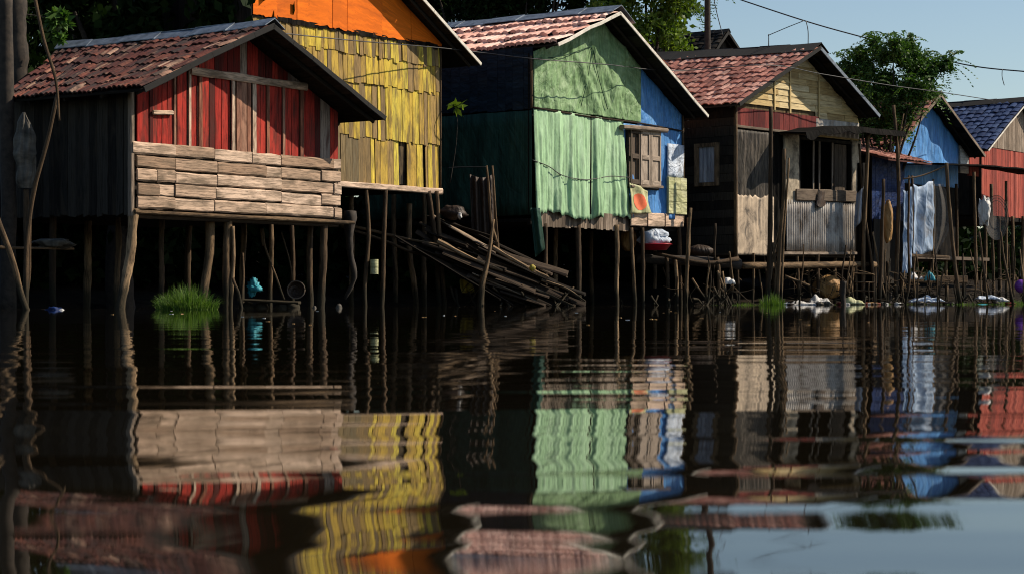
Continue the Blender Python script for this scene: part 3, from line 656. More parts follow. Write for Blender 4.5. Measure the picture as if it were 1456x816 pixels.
    for i in range(3):
        for j in range(3):
            w_, h = (pu1 - pu0) / 3, (pz1 - pz0) / 3; slab(mb, F, pu0 + w_ * i + .008, pu0 + w_ * (i + 1) - .008, .07, .12 + U(0, .008), pz0 + h * j + .008, pz0 + h * (j + 1) - .008, U(.3, .9))
    slab(mb, F, pu0, pu1, .06, .10, pz0, pz1, 0); obj('check_panel', mb, 'cream', H)
    cloth_part('tarpaulin', 'bluepale', F.u(946), ue + .0, F.uz(957, 253)[1], F.uz(957, 206)[1], .06, .5, 14, 8, .03, 'faded pale blue patch')
    mb = MB(); u = F.u(898); zz0, zz1 = F.uz(930, 323)[1], F.uz(930, 305)[1]
    for x0, x1 in ((897, 919), (921, 944), (946, 971)): plank(mb, F.on(x0, 312 + (x0 - 897) * .03, .06), F.on(x1, 312 + (x1 - 897) * .03, .06), Z3 * .34, F.N * .04, U(.6, .9), 3, .1, .01)
    obj('skirt_board', mb, 'pale', H)
    mb = MB(); u = F.u(770)
    while u < F.u(896): w_ = U(.09, .17); vboard(mb, F, u, u + w_ - .012, zb - .30 + U(-.02, .02), zb + .1, -.03, .02, U(.15, .8)); u += w_
    obj('skirt_board', mb, 'grey', H)
    mb = MB(); plank(mb, F.W(0, -.1, zb - .2), F.W(ue, -.1, zb - .2), Z3 * .14, F.N * .1, .3, 6, .15, .01); slab(mb, F, 0, ue, -5, -.16, zb - .2, zb - .12, .2); obj('floor_deck', mb, 'dark', H)
    # shaded side: dark green cloth below, plank strip above
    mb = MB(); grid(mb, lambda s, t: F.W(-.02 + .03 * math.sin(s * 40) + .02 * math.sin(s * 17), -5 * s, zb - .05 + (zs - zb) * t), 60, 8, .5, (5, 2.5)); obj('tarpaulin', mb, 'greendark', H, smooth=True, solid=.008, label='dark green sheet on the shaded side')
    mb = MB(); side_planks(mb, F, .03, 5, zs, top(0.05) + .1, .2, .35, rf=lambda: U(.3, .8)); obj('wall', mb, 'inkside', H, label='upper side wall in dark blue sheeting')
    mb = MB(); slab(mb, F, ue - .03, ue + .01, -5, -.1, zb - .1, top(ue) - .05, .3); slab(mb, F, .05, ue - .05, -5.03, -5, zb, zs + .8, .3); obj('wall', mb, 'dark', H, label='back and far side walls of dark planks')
    for p in ([F.on(971, 165, .04), F.on(972, 318, .04)], [F.on(755, 80, .03), F.on(756, 154, .03)]): mb = MB(); pole(mb, p, .03, .03, .6); obj('corner_post', mb, 'post', H, smooth=True)
    ro.build(H, 'tilepink', 34, 4, .035, .085, lambda i, j: U(.2, 1), 'whitetrim', 'whitetrim', 'greytrim', trw=.085, capw=.3)
    for a in [(775, 318, 776, 434, -.05, .05, .05, None), (822, 320, 823, 436, -.05, .07, .06, None), (877, 320, 878, 437, 0, .055, .055, None), (897, 324, 903, 437, .0, .05, .05, None), (913, 324, 915, 437, .02, .05, .045, None),
              (966, 322, 967, 437, .02, .05, .05, None), (979, 310, 975, 437, .2, .045, .05, None), (840, 318, 842, 433, -2.4, .06, .06, None), (790, 318, 790, 433, -2.2, .06, .06, None), (932, 322, 931, 434, -1.8, .05, .05, None)]:
        stilt(H, F, *a[:4], n=a[4], r0=a[5], r1=a[6])
house_green()

# ------------------------------------------------------------------ house 4: weathered house
def house_weathered():
    F = F4; H = thing('stilt_house', F.o, 'weathered patched house with yellow board gable, maroon band and dark awning', 'house', 'stilt houses along the river')
    L, A, R = F.uz(1050, 148, .6), F.uz(1166, 68, .6), F.uz(1250, 165, .6)
    ro = Roof(F, L, A, R, .6, 5.3, 5.3, rb=.25)
    top = lambda u: ro.top(u) - .1
    ue = F.u(1221); zb = F.uz(1045, 357)[1]; z1 = F.uz(1048, 178)[1]; z2 = F.uz(1048, 153)[1]
    zc = lambda x, y, n=0: F.uz(x, y, n)[1]
    mb = MB(); slab(mb, F, 0, F.u(1134), -.12, -.09, zb, z2, .1); slab(mb, F, F.u(1134), F.u(1212), -.12, -.09, zb, zc(1170, 288), .1); slab(mb, F, F.u(1134), F.u(1212), -.12, -.09, zc(1170, 196), z2 - .3, .1); slab(mb, F, F.u(1212), ue, -.12, -.09, zb, z2, .1)
    obj('wall', mb, 'dark', H, label='plank wall behind the patches')
    mb = MB(); hgt = .17; z = z2 - .55
    while z < ro.za:                                          # horizontal yellow boards of the gable
        us = np.linspace(.05, ue, 90); ok = [u for u in us if top(u) > z + hgt * .5 and (z > z2 - .02 or u > F.u(1160))]
        if len(ok) > 2:
            slR = (R[1] - A[1]) / (R[0] - A[0]); slL = (A[1] - L[1]) / (A[0] - L[0])
            ur = lambda zz: min(ue, A[0] + (zz + .1 - A[1]) / slR); ul_ = lambda zz: max(.03 if z > z2 - .02 else F.u(1160), L[0] + (zz + .1 - L[1]) / slL)
            cuts = [None] + sorted(U(ok[0], ok[-1]) for _ in range(2)) + [None]
            for a, b in zip(cuts, cuts[1:]):
                z_, zz = z, z + hgt * 1.05; a0, a1 = (ul_(z_), ul_(zz)) if a is None else (a + .004, a + .004); b0, b1 = (ur(z_), ur(zz)) if b is None else (b - .004, b - .004)
                j = U(-.008, .008)
                if b0 > a0 and b1 > a1 - .2: hexa(mb, [F.W(a0, j, z_), F.W(a0, j - .025, z_), F.W(a1, j - .035, zz), F.W(a1, j - .02, zz), F.W(b0, j + .004, z_), F.W(b0, j - .025, z_), F.W(max(b1, a1), j - .035, zz), F.W(max(b1, a1), j - .02, zz)], U(.3, 1))
        z += hgt
    for i in range(24): u0, u1 = ue * i / 24, ue * (i + 1) / 24; vboard(mb, F, u0, u1, z2 - .02, lambda u: top(u) - .02, -.055, .02, .05, 0)
    for x in (1100, 1122.5, 1163): u = F.u(x); vboard(mb, F, u, u + .05, z2, lambda u: top(u) - .03, .03, .03, .7)
    obj('gable_panel', mb, 'gyel', H)
    mb = MB(); u = .0
    while u < F.u(1160): w_ = U(.12, .25); vboard(mb, F, u, u + w_ - .006, z1 - .02, z2, .01, .03, U(.2, 1)); u += w_
    obj('wall_band', mb, 'maroon', H)
    mb = MB(); plank(mb, F.W(-.02, .04, z1 - .04), F.W(F.u(1160), .04, z1 - .06), Z3 * .07, F.N * .05, .5, 6, .15, .01); obj('trim_board', mb, 'grey', H)
    mb = MB(); grid(mb, lambda s, t: F.W(F.u(1160) + (ue - F.u(1160)) * s, .012 + .012 * math.sin(s * 60), zc(1162, 192) + (zc(1162, 169) - zc(1162, 192)) * t), 60, 2, .5, (1.6, .5)); obj('wall_patch', mb, 'zinc', H, solid=.006)
    for ta, tb, dn, mm, lb in ((.42, 1, .0, 'staindark', 'dark see-through looking sheet on the upper half of the bay'), (-.02, .47, .03, 'stained', 'pale stained sheet on the lower half of the bay')):
        mb = MB()
        def bay(s, t):
            t = ta + (tb - ta) * t + (.04 * noise.noise(Vector((s * 4, ta, 2))) + .02 * noise.noise(Vector((s * 13, ta, 5)))) * (t if ta < 0 else 0)
            u = F.u(1098) * s; z = zb - .04 + (z1 - .08 - zb) * t; return F.W(u, .02 + dn + .004 * math.sin(u * 38) + .02 * noise.noise(Vector((u * 2, z * 1.5, 3))), z)
        grid(mb, bay, 60, 24, .5, (1.7, 1.7)); obj('wall_patch', mb, mm, H, smooth=True, solid=.008, label=lb)
    mb = MB(); grid(mb, lambda s, t: F.W(F.u(1098) + (F.u(1114) - F.u(1098)) * s, -.02 + .03 * math.sin(s * 14), zb + (z1 - zb) * t), 12, 6, .5, (.6, 3)); obj('wall_patch', mb, 'blacktarp', H, smooth=True, label='narrow dark sheet')
    for x0, x1, y0, y1 in ((1113, 1134, 190, 290), (1209, 1222, 200, 292)):
        mb = MB(); a, b = F.u(x0), F.u(x1); z0_, z1_ = zc(x0, y1), zc(x0, y0); grid(mb, lambda s, t: F.W(a + (b - a) * s, .03 + .02 * noise.noise(Vector((s * 3, t * 6, x0))), z0_ + (z1_ - z0_) * t), 8, 14, .5, (.5, 2)); obj('pillar', mb, 'plaster', H, smooth=True, solid=.05)
    # opening with bars, one half-open shutter and a curtain strip
    wu0, wu1, wz0, wz1 = F.u(1134), F.u(1210), zc(1170, 278), zc(1170, 198)
    mb = MB(); slab(mb, F, wu0, wu1, -1.2, -1.15, wz0 - .2, wz1 + .2, .1)
    for a, b, c, d in ((wu0, wu0 + .07, wz0, wz1), (wu1 - .07, wu1, wz0, wz1), (wu0 + .072, wu1 - .072, wz1 - .08, wz1)): slab(mb, F, a, b, -.06, .05, c, d, .5)
    win = obj('window', mb, 'dark', H)
    for x in (1157, 1165.5, 1184): mb = MB(); u = F.u(x); plank(mb, F.W(u, -.02, wz0), F.W(u + .02, -.02, wz1 - .07), F.U * .05, F.N * .04, .8, 3, .15); obj('window_bar', mb, 'grey', win)
    mb = MB(); a = F.u(1189)
    for k in range(3): slab(mb, F, a + .2 * k, a + .2 * k + .19, -.10, -.06, wz0 + .05, wz1 - .1, U(.2, .5))
    obj('shutter', mb, 'grey', win)
    mb = MB(); plank(mb, F.on(1132, 277, .10), F.on(1217, 280, .10), Z3 * .32, F.N * .05, .45, 6, .08, .02); obj('sill_board', mb, 'grey', H)
    mb = MB(); grid(mb, lambda s, t: F.on(1160 + 14 * s + 3 * t, 291 - 22 * t + 4 * math.sin(s * 3), .15 + .05 * math.sin(s * 5)), 6, 6, .5, (.4, .4)); obj('hanging_rag', mb, 'browncloth', H, smooth=True)
    # corrugated lower sheet
    mb = MB(); cu0, cu1, cz0, cz1 = F.u(1116), F.u(1213), zc(1165, 358), zc(1165, 287)
    grid(mb, lambda s, t: F.W(cu0 + (cu1 - cu0) * s, .05 + .022 * math.sin(s * (cu1 - cu0) * 2 * math.pi / .105) + .01 * noise.noise(Vector((s * 3, t * 2, 0))), cz0 + (cz1 - cz0) * t), 240, 4, .5, (3.3, 1.4)); obj('wall_patch', mb, 'zinc', H, smooth=True, solid=.006, label='corrugated sheet below the window')
    mb = MB(); plank(mb, F.on(1112, 360.5, .06), F.on(1217, 360.5, .06), Z3 * .08, F.N * .1, .8, 5, .15, .01); slab(mb, F, .0, ue, -5, -.13, zb - .1, zb, .2); obj('floor_deck', mb, 'grey', H)
    # awning of dark roofing felt
    mb = MB()
    def awn(s, t):
        x = 1106 + 142 * s; y = 193 - 9 * math.sin(min(1, s * 1.4) * math.pi * .62) + 14 * max(0, s - .45); p = F.on(x, y - 4 + 0 * t, .08)
        t2 = min(t, .8) / .8; fl = max(0, t - .8) / .2; return p + F.N * (.9 * t2 + .04 * fl) + Z3 * (-.05 * t2 + .03 * noise.noise(Vector((s * 7, t2 * 2, 4))) - fl * (.16 + .10 * noise.noise(Vector((s * 9, 1, 4))) ))
    grid(mb, awn, 60, 10, .5, (4, 1)); aw = obj('awning', mb, 'blacktarp', H, smooth=False, solid=.03)
    for s in (.03, .35, .7, .97): mb = MB(); pole(mb, [Vector(awn(s, 0)) - Z3 * .04, Vector(awn(s, .78)) - Z3 * .05], .03, .025, .4); obj('awning_rafter', mb, 'post', aw)
    # side wall of dark horizontal boards with a curtained window
    mb = MB(); z = zb - .05; zt = top(0) - .02
    while z < zt - .02:
        h = min(U(.2, .28), zt - z); hexa(mb, [F.W(-.02 + U(-.008, .008), 0, z), F.W(-.02, -5.2, z), F.W(.02, -5.2, z), F.W(.02, 0, z), F.W(-.035 + U(-.008, .008), 0, z + h - .012), F.W(-.035, -5.2, z + h - .012), F.W(.02, -5.2, z + h - .012), F.W(.02, 0, z + h - .012)][:4] +
                          [F.W(-.035, 0, z + h - .012), F.W(-.035, -5.2, z + h - .012), F.W(.02, -5.2, z + h - .012), F.W(.02, 0, z + h - .012)], U(.4, 1)); z += h
    obj('wall', mb, 'dark', H, label='shaded side wall of dark horizontal boards')
    (d0, sz1), (d1, sz0) = F.side(1023, 203, -.04), F.side(989, 266, -.04)
    mb = MB()
    for a, b, c, d in ((d0, d0 + .12, sz0, sz1), (d1 - .12, d1, sz0, sz1), (d0 + .122, d1 - .122, sz1 - .1, sz1), (d0 + .122, d1 - .122, sz0, sz0 + .1)): slab(mb, F, -.11, -.04, -a, -b, c, d, .9)
    win = obj('window', mb, 'post', H)
    mb = MB(); grid(mb, lambda s, t: F.W(-.06 + .015 * math.sin(s * 26), -(d0 + .12 + (d1 - d0 - .24) * s), sz0 + .1 + (sz1 - sz0 - .2) * t), 30, 3, .5, (.8, 1)); obj('curtain', mb, 'curtain', win, smooth=True)
    mb = MB(); slab(mb, F, ue - .02, ue + .02, -5.2, -.1, zb, top(ue) - .03, .3); slab(mb, F, .05, ue - .05, -5.25, -5.2, zb, z2, .3); obj('wall', mb, 'dark', H, label='back and far side walls of dark planks')
    mb = MB(); pole(mb, [F.on(1046, 152, .05), F.on(1046, 365, .05)], .05, .05, .6); obj('corner_post', mb, 'post', H, smooth=True)
    ro.build(H, 'tilebrown', 24, 11, .035, .03, lambda i, j: U(.15, 1), 'blacktrim', 'greytrim', 'blacktrim', trw=.11, capw=.24)
    mb = MB(); pole(mb, [F.on(1056, 378, .5), F.on(1150, 377, .5), F.on(1247, 376, .5)], .085, .085, .75, n=8); obj('walkway_beam', mb, 'post', H, smooth=True)
    for a in [(1048, 360, 1050, 432, 0, .05, .05), (1072, 360, 1070, 432, .1, .035, .035), (1133, 362, 1136, 432, .02, .04, .04), (1162, 360, 1164, 431, .05, .06, .05), (1188, 362, 1187, 432, -.2, .05, .05), (1212, 360, 1211, 432, .02, .05, .05), (1100, 360, 1099, 431, -1.5, .05, .05), (1150, 362, 1151, 428, -2, .05, .05)]:
        stilt(H, F, *a[:4], n=a[4], r0=a[5], r1=a[6])
house_weathered()

# ------------------------------------------------------------------ house 5: small blue house, and house 6: red wall with navy tiles
def house_blue():
    F = F5; H = thing('stilt_house', F.o, 'small house with a steep blue gable behind a black awning', 'house', 'stilt houses along the river')
    L, A, R = F.uz(1279, 206, .5), F.uz(1337, 135, .5), F.uz(1400, 222, .5)
    ro = Roof(F, L, A, R, .5, 4.5, 4.5); top = lambda u: ro.top(u) - .1
    ue = F.u(1366); zb = F.uz(1280, 362)[1]; zt = F.uz(1300, 215)[1]
    mb = MB(); slab(mb, F, 0, ue, -.12, -.09, zb, zt, .1)
    for i in range(14): vboard(mb, F, ue * i / 14, ue * (i + 1) / 14, zt, lambda u: top(u) - .02, -.09, .03, .1, 0)
    obj('wall', mb, 'dark', H, label='plank wall behind the blue sheet')
    mb = MB()
    def fn(s, t):
        u = -.03 + (F.u(1364) + .03) * s; z0 = F.uz(1300, 262)[1]; z1 = top(u); z = z0 + (z1 - z0) * t
        return F.W(u, -.02 + .05 * noise.noise(Vector((u * 1.6 + z, z * 1.2 - u, 2))) + .02 * math.sin(u * 7), z)
    grid(mb, fn, 34, 26, .5, (4, 2.5)); obj('tarpaulin', mb, 'blue', H, smooth=True, solid=.008)
    for x0, x1, y0, y1, m, nm in ((1366, 1378, 204, 246, 'whitebag', 'door_panel'), (1379, 1393, 218, 250, 'redfar', 'wall_panel')):
        mb = MB(); slab(mb, F, F.u(x0) + .02, F.u(x1), -.1, -.02, F.uz(x0, y1)[1], F.uz(x0, y0)[1], .5); obj(nm, mb, m, H)
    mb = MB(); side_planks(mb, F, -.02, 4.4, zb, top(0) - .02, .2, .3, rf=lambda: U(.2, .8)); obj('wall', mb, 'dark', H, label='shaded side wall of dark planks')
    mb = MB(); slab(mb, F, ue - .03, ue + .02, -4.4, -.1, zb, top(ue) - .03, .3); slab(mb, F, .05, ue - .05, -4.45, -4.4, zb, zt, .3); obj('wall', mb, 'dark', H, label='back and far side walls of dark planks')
    mb = MB(); slab(mb, F, -.2, ue + .2, -4.4, .9, zb - .15, zb - .05, .4); obj('floor_deck', mb, 'grey', H)
    ro.build(H, 'tilebrown', 16, 9, .03, .025, lambda i, j: U(0, .6), 'grey', 'grey', 'blacktrim', trw=.1)
    mb = MB()
    def awn(s, t): p = F.on(1281, 238, 0).lerp(F.on(1450, 252, 0), s); return p + F.N * (-.05 + 1.5 * t) + Z3 * (.10 - .07 * t + .12 * math.sin(s * math.pi) * (1 - .4 * t) + .03 * noise.noise(Vector((s * 9, t * 3, 1))))
    grid(mb, awn, 30, 8, .5, (8, 2)); aw = obj('awning', mb, 'blacktarp', H, solid=.04)
    for a in [(1297, 250, 1298, 372, .9, .035), (1327, 255, 1327, 366, .9, .035), (1385, 245, 1387, 380, 1.4, .05), (1360, 262, 1362, 425, .3, .05), (1300, 366, 1302, 430, .5, .05), (1345, 366, 1346, 430, .6, .05), (1370, 366, 1370, 430, -.4, .06), (1322, 366, 1322, 430, -1.2, .06), (1410, 262, 1412, 428, 1.2, .05), (1430, 258, 1431, 428, .6, .05)]:
        stilt(H, F, *a[:4], n=a[4], r0=a[5], r1=a[5])
house_blue()
def house_far_red():
    F = F6; H = thing('stilt_house', F.o, 'red plank house with navy blue tiled roof at the far end', 'house', 'stilt houses along the river')
    L, A, R = F.uz(1404, 214, .35), F.uz(1462, 138, .35), (6.4, 4.7)
    A = (A[0], F.uz(1456, 146, .35)[1] + .1)
    ro = Roof(F, L, A, R, .35, 6.5, 6.5); top = lambda u: ro.top(u) - .08
    ue = 6.2; zb = F.uz(1400, 306)[1]; zs = F.uz(1410, 210)[1]
    mb = MB(); slab(mb, F, 0, ue, -.1, -.06, zb, zs, .1); u = 0
    while u < ue: w_ = U(.14, .26); vboard(mb, F, u, u + w_ - .01, zb, zs, 0, .03, U(.2, 1)); u += w_
    obj('wall', mb, 'redfar', H, label='red painted plank wall')
    mb = MB(); u = 0
    while u < ue: w_ = U(.14, .26); vboard(mb, F, u, u + w_ - .01, zs, top, .02, .03, U(.5, 1)); u += w_
    obj('gable_panel', mb, 'grey', H)
    mb = MB(); side_planks(mb, F, -.02, 6, zb, top(0) - .02, .2, .3, rf=lambda: U(.2, .8)); slab(mb, F, .05, ue, -6.05, -6, zb, zs, .3); slab(mb, F, ue - .03, ue, -6, -.12, zb, zs - .4, .3); obj('wall', mb, 'dark', H, label='dark plank side and back walls')
    mb = MB(); slab(mb, F, 0, ue, -6, .1, zb - .15, zb - .02, .3); obj('floor_deck', mb, 'dark', H)
    ro.build(H, 'tilenavy', 26, 12, .035, .03, lambda i, j: U(.1, 1), 'whitetrim', 'whitetrim', 'blacktrim', trw=.05)
    for x in (1402, 1420, 1440, 1455): stilt(H, F, x, 308, x + U(-3, 3), 428, n=.2, r0=.06, r1=.06)
house_far_red()
# ------------------------------------------------------------------ vegetation
NP = np.random.default_rng(5)
def leafmesh(name, C, L, Wd, rnd, m, parent=None, droop=0.0, axis=None):
    """C (N,3) leaf centres; each leaf a rhombus of its own, turned at random (or along axis)"""
    n = len(C); C = np.asarray(C, float)
    a = NP.normal(size=(n, 3)) if axis is None else np.asarray(axis, float) + NP.normal(size=(n, 3)) * .35
    a[:, 2] -= droop; a /= np.linalg.norm(a, axis=1)[:, None]
    b = np.cross(a, NP.normal(size=(n, 3))); b /= np.linalg.norm(b, axis=1)[:, None]
    L = np.broadcast_to(L, n)[:, None] * NP.uniform(.7, 1.3, (n, 1)); Wd = np.broadcast_to(Wd, n)[:, None] * NP.uniform(.7, 1.3, (n, 1))
    V = np.stack([C - a * L * .5, C + b * Wd * .5, C + a * L * .5, C - b * Wd * .5], 1).reshape(-1, 3)
    org = Vector(parent['_w']) if parent is not None else Vector((*C.mean(0)[:2], C[:, 2].min()))
    V -= np.array(org)
    me = bpy.data.meshes.new(name); me.vertices.add(4 * n); me.loops.add(4 * n); me.polygons.add(n)
    me.vertices.foreach_set('co', V.ravel()); me.loops.foreach_set('vertex_index', np.arange(4 * n)); me.polygons.foreach_set('loop_start', np.arange(0, 4 * n, 4)); me.polygons.foreach_set('loop_total', np.full(n, 4))
    me.update(calc_edges=True)
    me.attributes.new('rnd', 'FLOAT', 'POINT').data.foreach_set('value', np.repeat(np.clip(rnd, 0, 1), 4))
    me.materials.append(M[m]); o = bpy.data.objects.new(name, me); SC.collection.objects.link(o); o['_w'] = tuple(org)
    if parent is None: o.location = org
    else: o.parent = parent
    return o
def tree(name, label, base, h, clumps, nleaf, L, Wd, m, group=None, tr=.16, fronds=0, cat='tree', spread=.55, droop=.2):
    """clumps: (x, y, z, radius) in world space; limbs run from the trunk to the clumps"""
    base = Vector(base); T = thing(name, base, label, cat, group)
    topc = max(clumps, key=lambda c: c[2]); mb = MB()
    fork = Vector((base.x + U(-.2, .2), base.y, base.z + h * .5)); pole(mb, [base - Z3 * .3, base.lerp(fork, .5) + Vector((U(-.15, .15), 0, 0)), fork], tr, tr * .7, .5, n=9, bend=.05)
    for c in clumps[:(16 if nleaf > 5000 else 4)]:
        e = Vector(c[:3]); mid = fork.lerp(e, .5) + Vector((U(-.3, .3), U(-.2, .2), .15)); pole(mb, [fork - Z3 * .1, mid, e], tr * .45, tr * .08, .5, n=6, bend=.05)
    obj('trunk', mb, 'bark', T, smooth=True)
    Cs, Rs = [], []; vol = np.array([c[3] ** 2 for c in clumps]); cnt = (vol / vol.sum() * nleaf).astype(int)
    for c, k in zip(clumps, cnt):
        sub = NP.normal(size=(max(6, int(c[3] * 14)), 3)); sub /= np.linalg.norm(sub, axis=1)[:, None]; sub *= NP.uniform(.35, 1.0, (len(sub), 1)) * c[3] * .85
        sub[:, 2] *= .8; pick = NP.integers(0, len(sub), k)
        P = sub[pick] + NP.normal(size=(k, 3)) * c[3] * .17 * spread / .55 + np.array(c[:3]); tone = NP.uniform(0, .55, len(sub))[pick]
        Cs.append(P); Rs.append(tone + NP.uniform(0, .45, k))
    leafmesh('crown', np.concatenate(Cs), L, Wd, np.concatenate(Rs), m, T, droop)
    if fronds:                                                # long feathery sprays that break the outline
        P, A, Rr = [], [], []
        for _ in range(fronds):
            c = random.choice(clumps); d = Vector((U(-1, 1), U(-1, 1), U(-.35, 1))).normalized(); s = Vector(c[:3]) + d * c[3] * U(.55, .95)
            ln = U(.35, .7); side = d.cross(Z3).normalized(); tn = U(0, .5)
            for k in range(9):
                t = k / 8; p = s + d * ln * t - Z3 * (ln * .55 * t * t)
                for sg in (-1, 1): P.append(p + side * sg * .055 * (1.1 - t * .6)); A.append(tuple(side * sg + d * .5 - Z3 * .3)); Rr.append(tn + U(0, .5))
        leafmesh('foliage_spray', P, .11, .045, np.array(Rr), m, T, 0, A)
    return T
def clumpset(c, r, n, rad, flat=1.0):
    out = []
    while len(out) < n:
        d = Vector((U(-1, 1), U(-1, 1), U(-1, 1)))
        if .25 < d.length < 1: out.append((c[0] + d.x * r[0], c[1] + d.y * r[1], c[2] + d.z * r[2] * flat, U(*rad)))
    return out
# dark trees massed behind the first two houses
for i, (x, Y, top, rr, lab) in enumerate([(20, 47, 10, 3.4, 'dense dark tree at the left edge behind the leaning poles'), (175, 38.6, 8.2, 2.6, 'tall dark tree behind the rusty roof of the red house'),
                                         (285, 52, 11, 3.6, 'dark tree standing against the left wall of the yellow house'), (-110, 43, 10, 3.2, 'dark tree beyond the left edge, added to block light')]):  # last tree stands beyond the frame, added to block sky light
    b = px(x, 424, Y); tree('broadleaf_tree', lab, (b.x, b.y, ground_z(b)), top * .6, clumpset((b.x, Y, top * .55), (rr, 1.2 if Y < 39 else 2.0, top * .45), 26, (1.2, 1.9) if Y > 39 else (.7, 1.1)), 15000, .30, .17, 'leafdark', 'dark trees behind the houses', .3)
for i, (x, Y, cz, rx, rz, m, lab, n) in enumerate([(655, 64, 10.2, 2.6, 3.6, 'leafdark', 'dark tree rising behind the right eave of the yellow house', 22000), (770, 62, 9.6, 2.8, 3.2, 'leafdark', 'dark tree directly behind the pink tiled roof', 22000),
                                                   (910, 62, 9.4, 1.7, 2.7, 'leafbright', 'bright green sunlit tree behind the ridge of the green house', 13000), (975, 66, 11.0, 1.2, 1.1, 'leafmid', 'sparse tree beside the utility pole', 1800)]):
    b = px(x, 424, Y); tree('broadleaf_tree', lab, (b.x, Y, ground_z(b)), cz * .8, clumpset((b.x, Y, cz), (rx, 1.4, rz), 28 if n > 5000 else 9, (.7, 1.15) if n > 5000 else (.35, .6)), n, .22, .12, m, 'trees behind the green house', .2, fronds=0 if m == 'leafdark' else 260)
# feathery tree between the weathered house and the blue house
Yt = 56.5; q = lambda x, y, dy=0: tuple(px(x, y, Yt + dy))
cl = [(*q(1215, 95), .55), (*q(1240, 85, .4), .6), (*q(1270, 78, -.3), .62), (*q(1300, 88, .3), .6), (*q(1325, 100), .5), (*q(1345, 92), .32), (*q(1225, 130, -.4), .6), (*q(1260, 125, .5), .7), (*q(1295, 128, -.5), .65), (*q(1318, 135), .42),
      (*q(1225, 165, .3), .5), (*q(1255, 165, -.3), .55), (*q(1285, 165, .2), .5), (*q(1240, 190), .4), (*q(1265, 188, .3), .36), (*q(1202, 112), .32), (*q(1250, 62), .3), (*q(1290, 66), .28)]
b = px(1262, 424, Yt); tree('feathery_tree', 'leafy green feathery tree between the weathered house and the blue gable', (b.x, b.y, ground_z(b)), 5.6, cl, 26000, .13, .06, 'leafmid', None, .12, fronds=520)
# dark growth added as a backdrop to keep the under-house shade black (uncountable)
def backdrop_growth():
    P = []
    for k in range(60000):
        a = U(-16, 74); qq = shore(a) + U(2.2, 6.5) + (0 if a < 21 else (2.2 if a < 30 else 4.5)); p = A0 + AU * a + AN * qq
        hh = 1.9 + 1.1 * noise.noise(Vector((a * .5, qq * .4, 1))); p.z = ground_z(p) + hh * RN() ** .7; P.append(tuple(p))
    o = leafmesh('backdrop_growth', P, .42, .26, NP.uniform(0, .6, len(P)), 'leafdark', None, .1); tag(o, 'dark tangle of low plants added as backdrop for the shade behind the stilts', 'backdrop_growth', None, 'stuff')
backdrop_growth()
def grassclump(label, x, y0, y1, Y, hw, n, lean=.25, stuff=False):
    b = px(x, y0, Y); H = px(x, y1, Y).z; mb = MB()
    for _ in range(n):
        rr = RN() ** .6; an = U(0, 6.283); p = Vector((b.x + math.cos(an) * rr * hw, Y + math.sin(an) * rr * hw * .7, -.05)); h = H * U(.45, 1.05) * (1.05 - .45 * rr)
        d = Vector((math.cos(an) * rr + U(-.5, .5), math.sin(an) * rr + U(-.5, .5), 0)) * lean; wv = Vector((U(-1, 1), U(-1, 1), 0)).normalized() * U(.006, .011); r = RN(); vs = []
        for k in range(5):
            t = k / 4; c = p + Z3 * h * (t - .35 * t * t * t * d.length / max(lean, .01)) + d * h * 1.5 * t * t; ww = wv * (1 - t * .95); vs += [c - ww, c + ww]
        mb.add(vs, [(2 * k, 2 * k + 1, 2 * k + 3, 2 * k + 2) for k in range(4)], min(1, r * .8 + .1), [(0, 0, 0)] * 10)
    return tag(obj('weeds' if stuff else 'grass_clump', mb, 'grass'), label, 'weeds' if stuff else 'grass', None, 'stuff' if stuff else None)
grassclump('bright green grass clump growing from the water between the red house stilts', 266, 440, 390, 29.5, .47, 1250, .32)
grassclump('small green tuft by the poles in front of the weathered house', 1098, 432, 405, 48, .35, 260, .15)
grassclump('low weeds on the muddy bank at the right edge', 1440, 432, 420, 56, .7, 420, .3, True)
grassclump('short weeds under the corner of the weathered house', 1060, 436, 424, 48.5, .55, 300, .3, True)
def sprout(label, x, y, Y, n, s, base, m='leafbright'):
    mb = MB(); c = px(x, y, Y); T = thing('leafy_plant', px(*base, Y), label, 'plant'); mb = MB(); pole(mb, [px(*base, Y), px((x + base[0]) / 2 + 3, (y + base[1]) / 2, Y), c], .014, .006, .4, n=5); obj('stem', mb, 'bark', T, smooth=True)
    P, A = [], []
    for k in range(n): d = Vector((U(-1, 1), U(-1, .3), U(-.6, .8))).normalized(); P.append(c + d * s * U(.2, .6)); A.append(d)
    leafmesh('foliage', P, s * .9, s * .34, NP.uniform(.4, 1, n), m, T, .2, A)
sprout('young plant with broad pale leaves in the dark gap beside the yellow house', 651, 152, 43.4, 16, .34, (640, 260))
sprout('dark leafy sprig hanging beside the old trunk at the top left', 84, 28, 35.5, 150, .32, (28, 20), 'leafmid'); sprout('small drooping sprig below the leafy sprig at the top left', 85, 55, 35.4, 50, .2, (70, 25), 'leafmid')

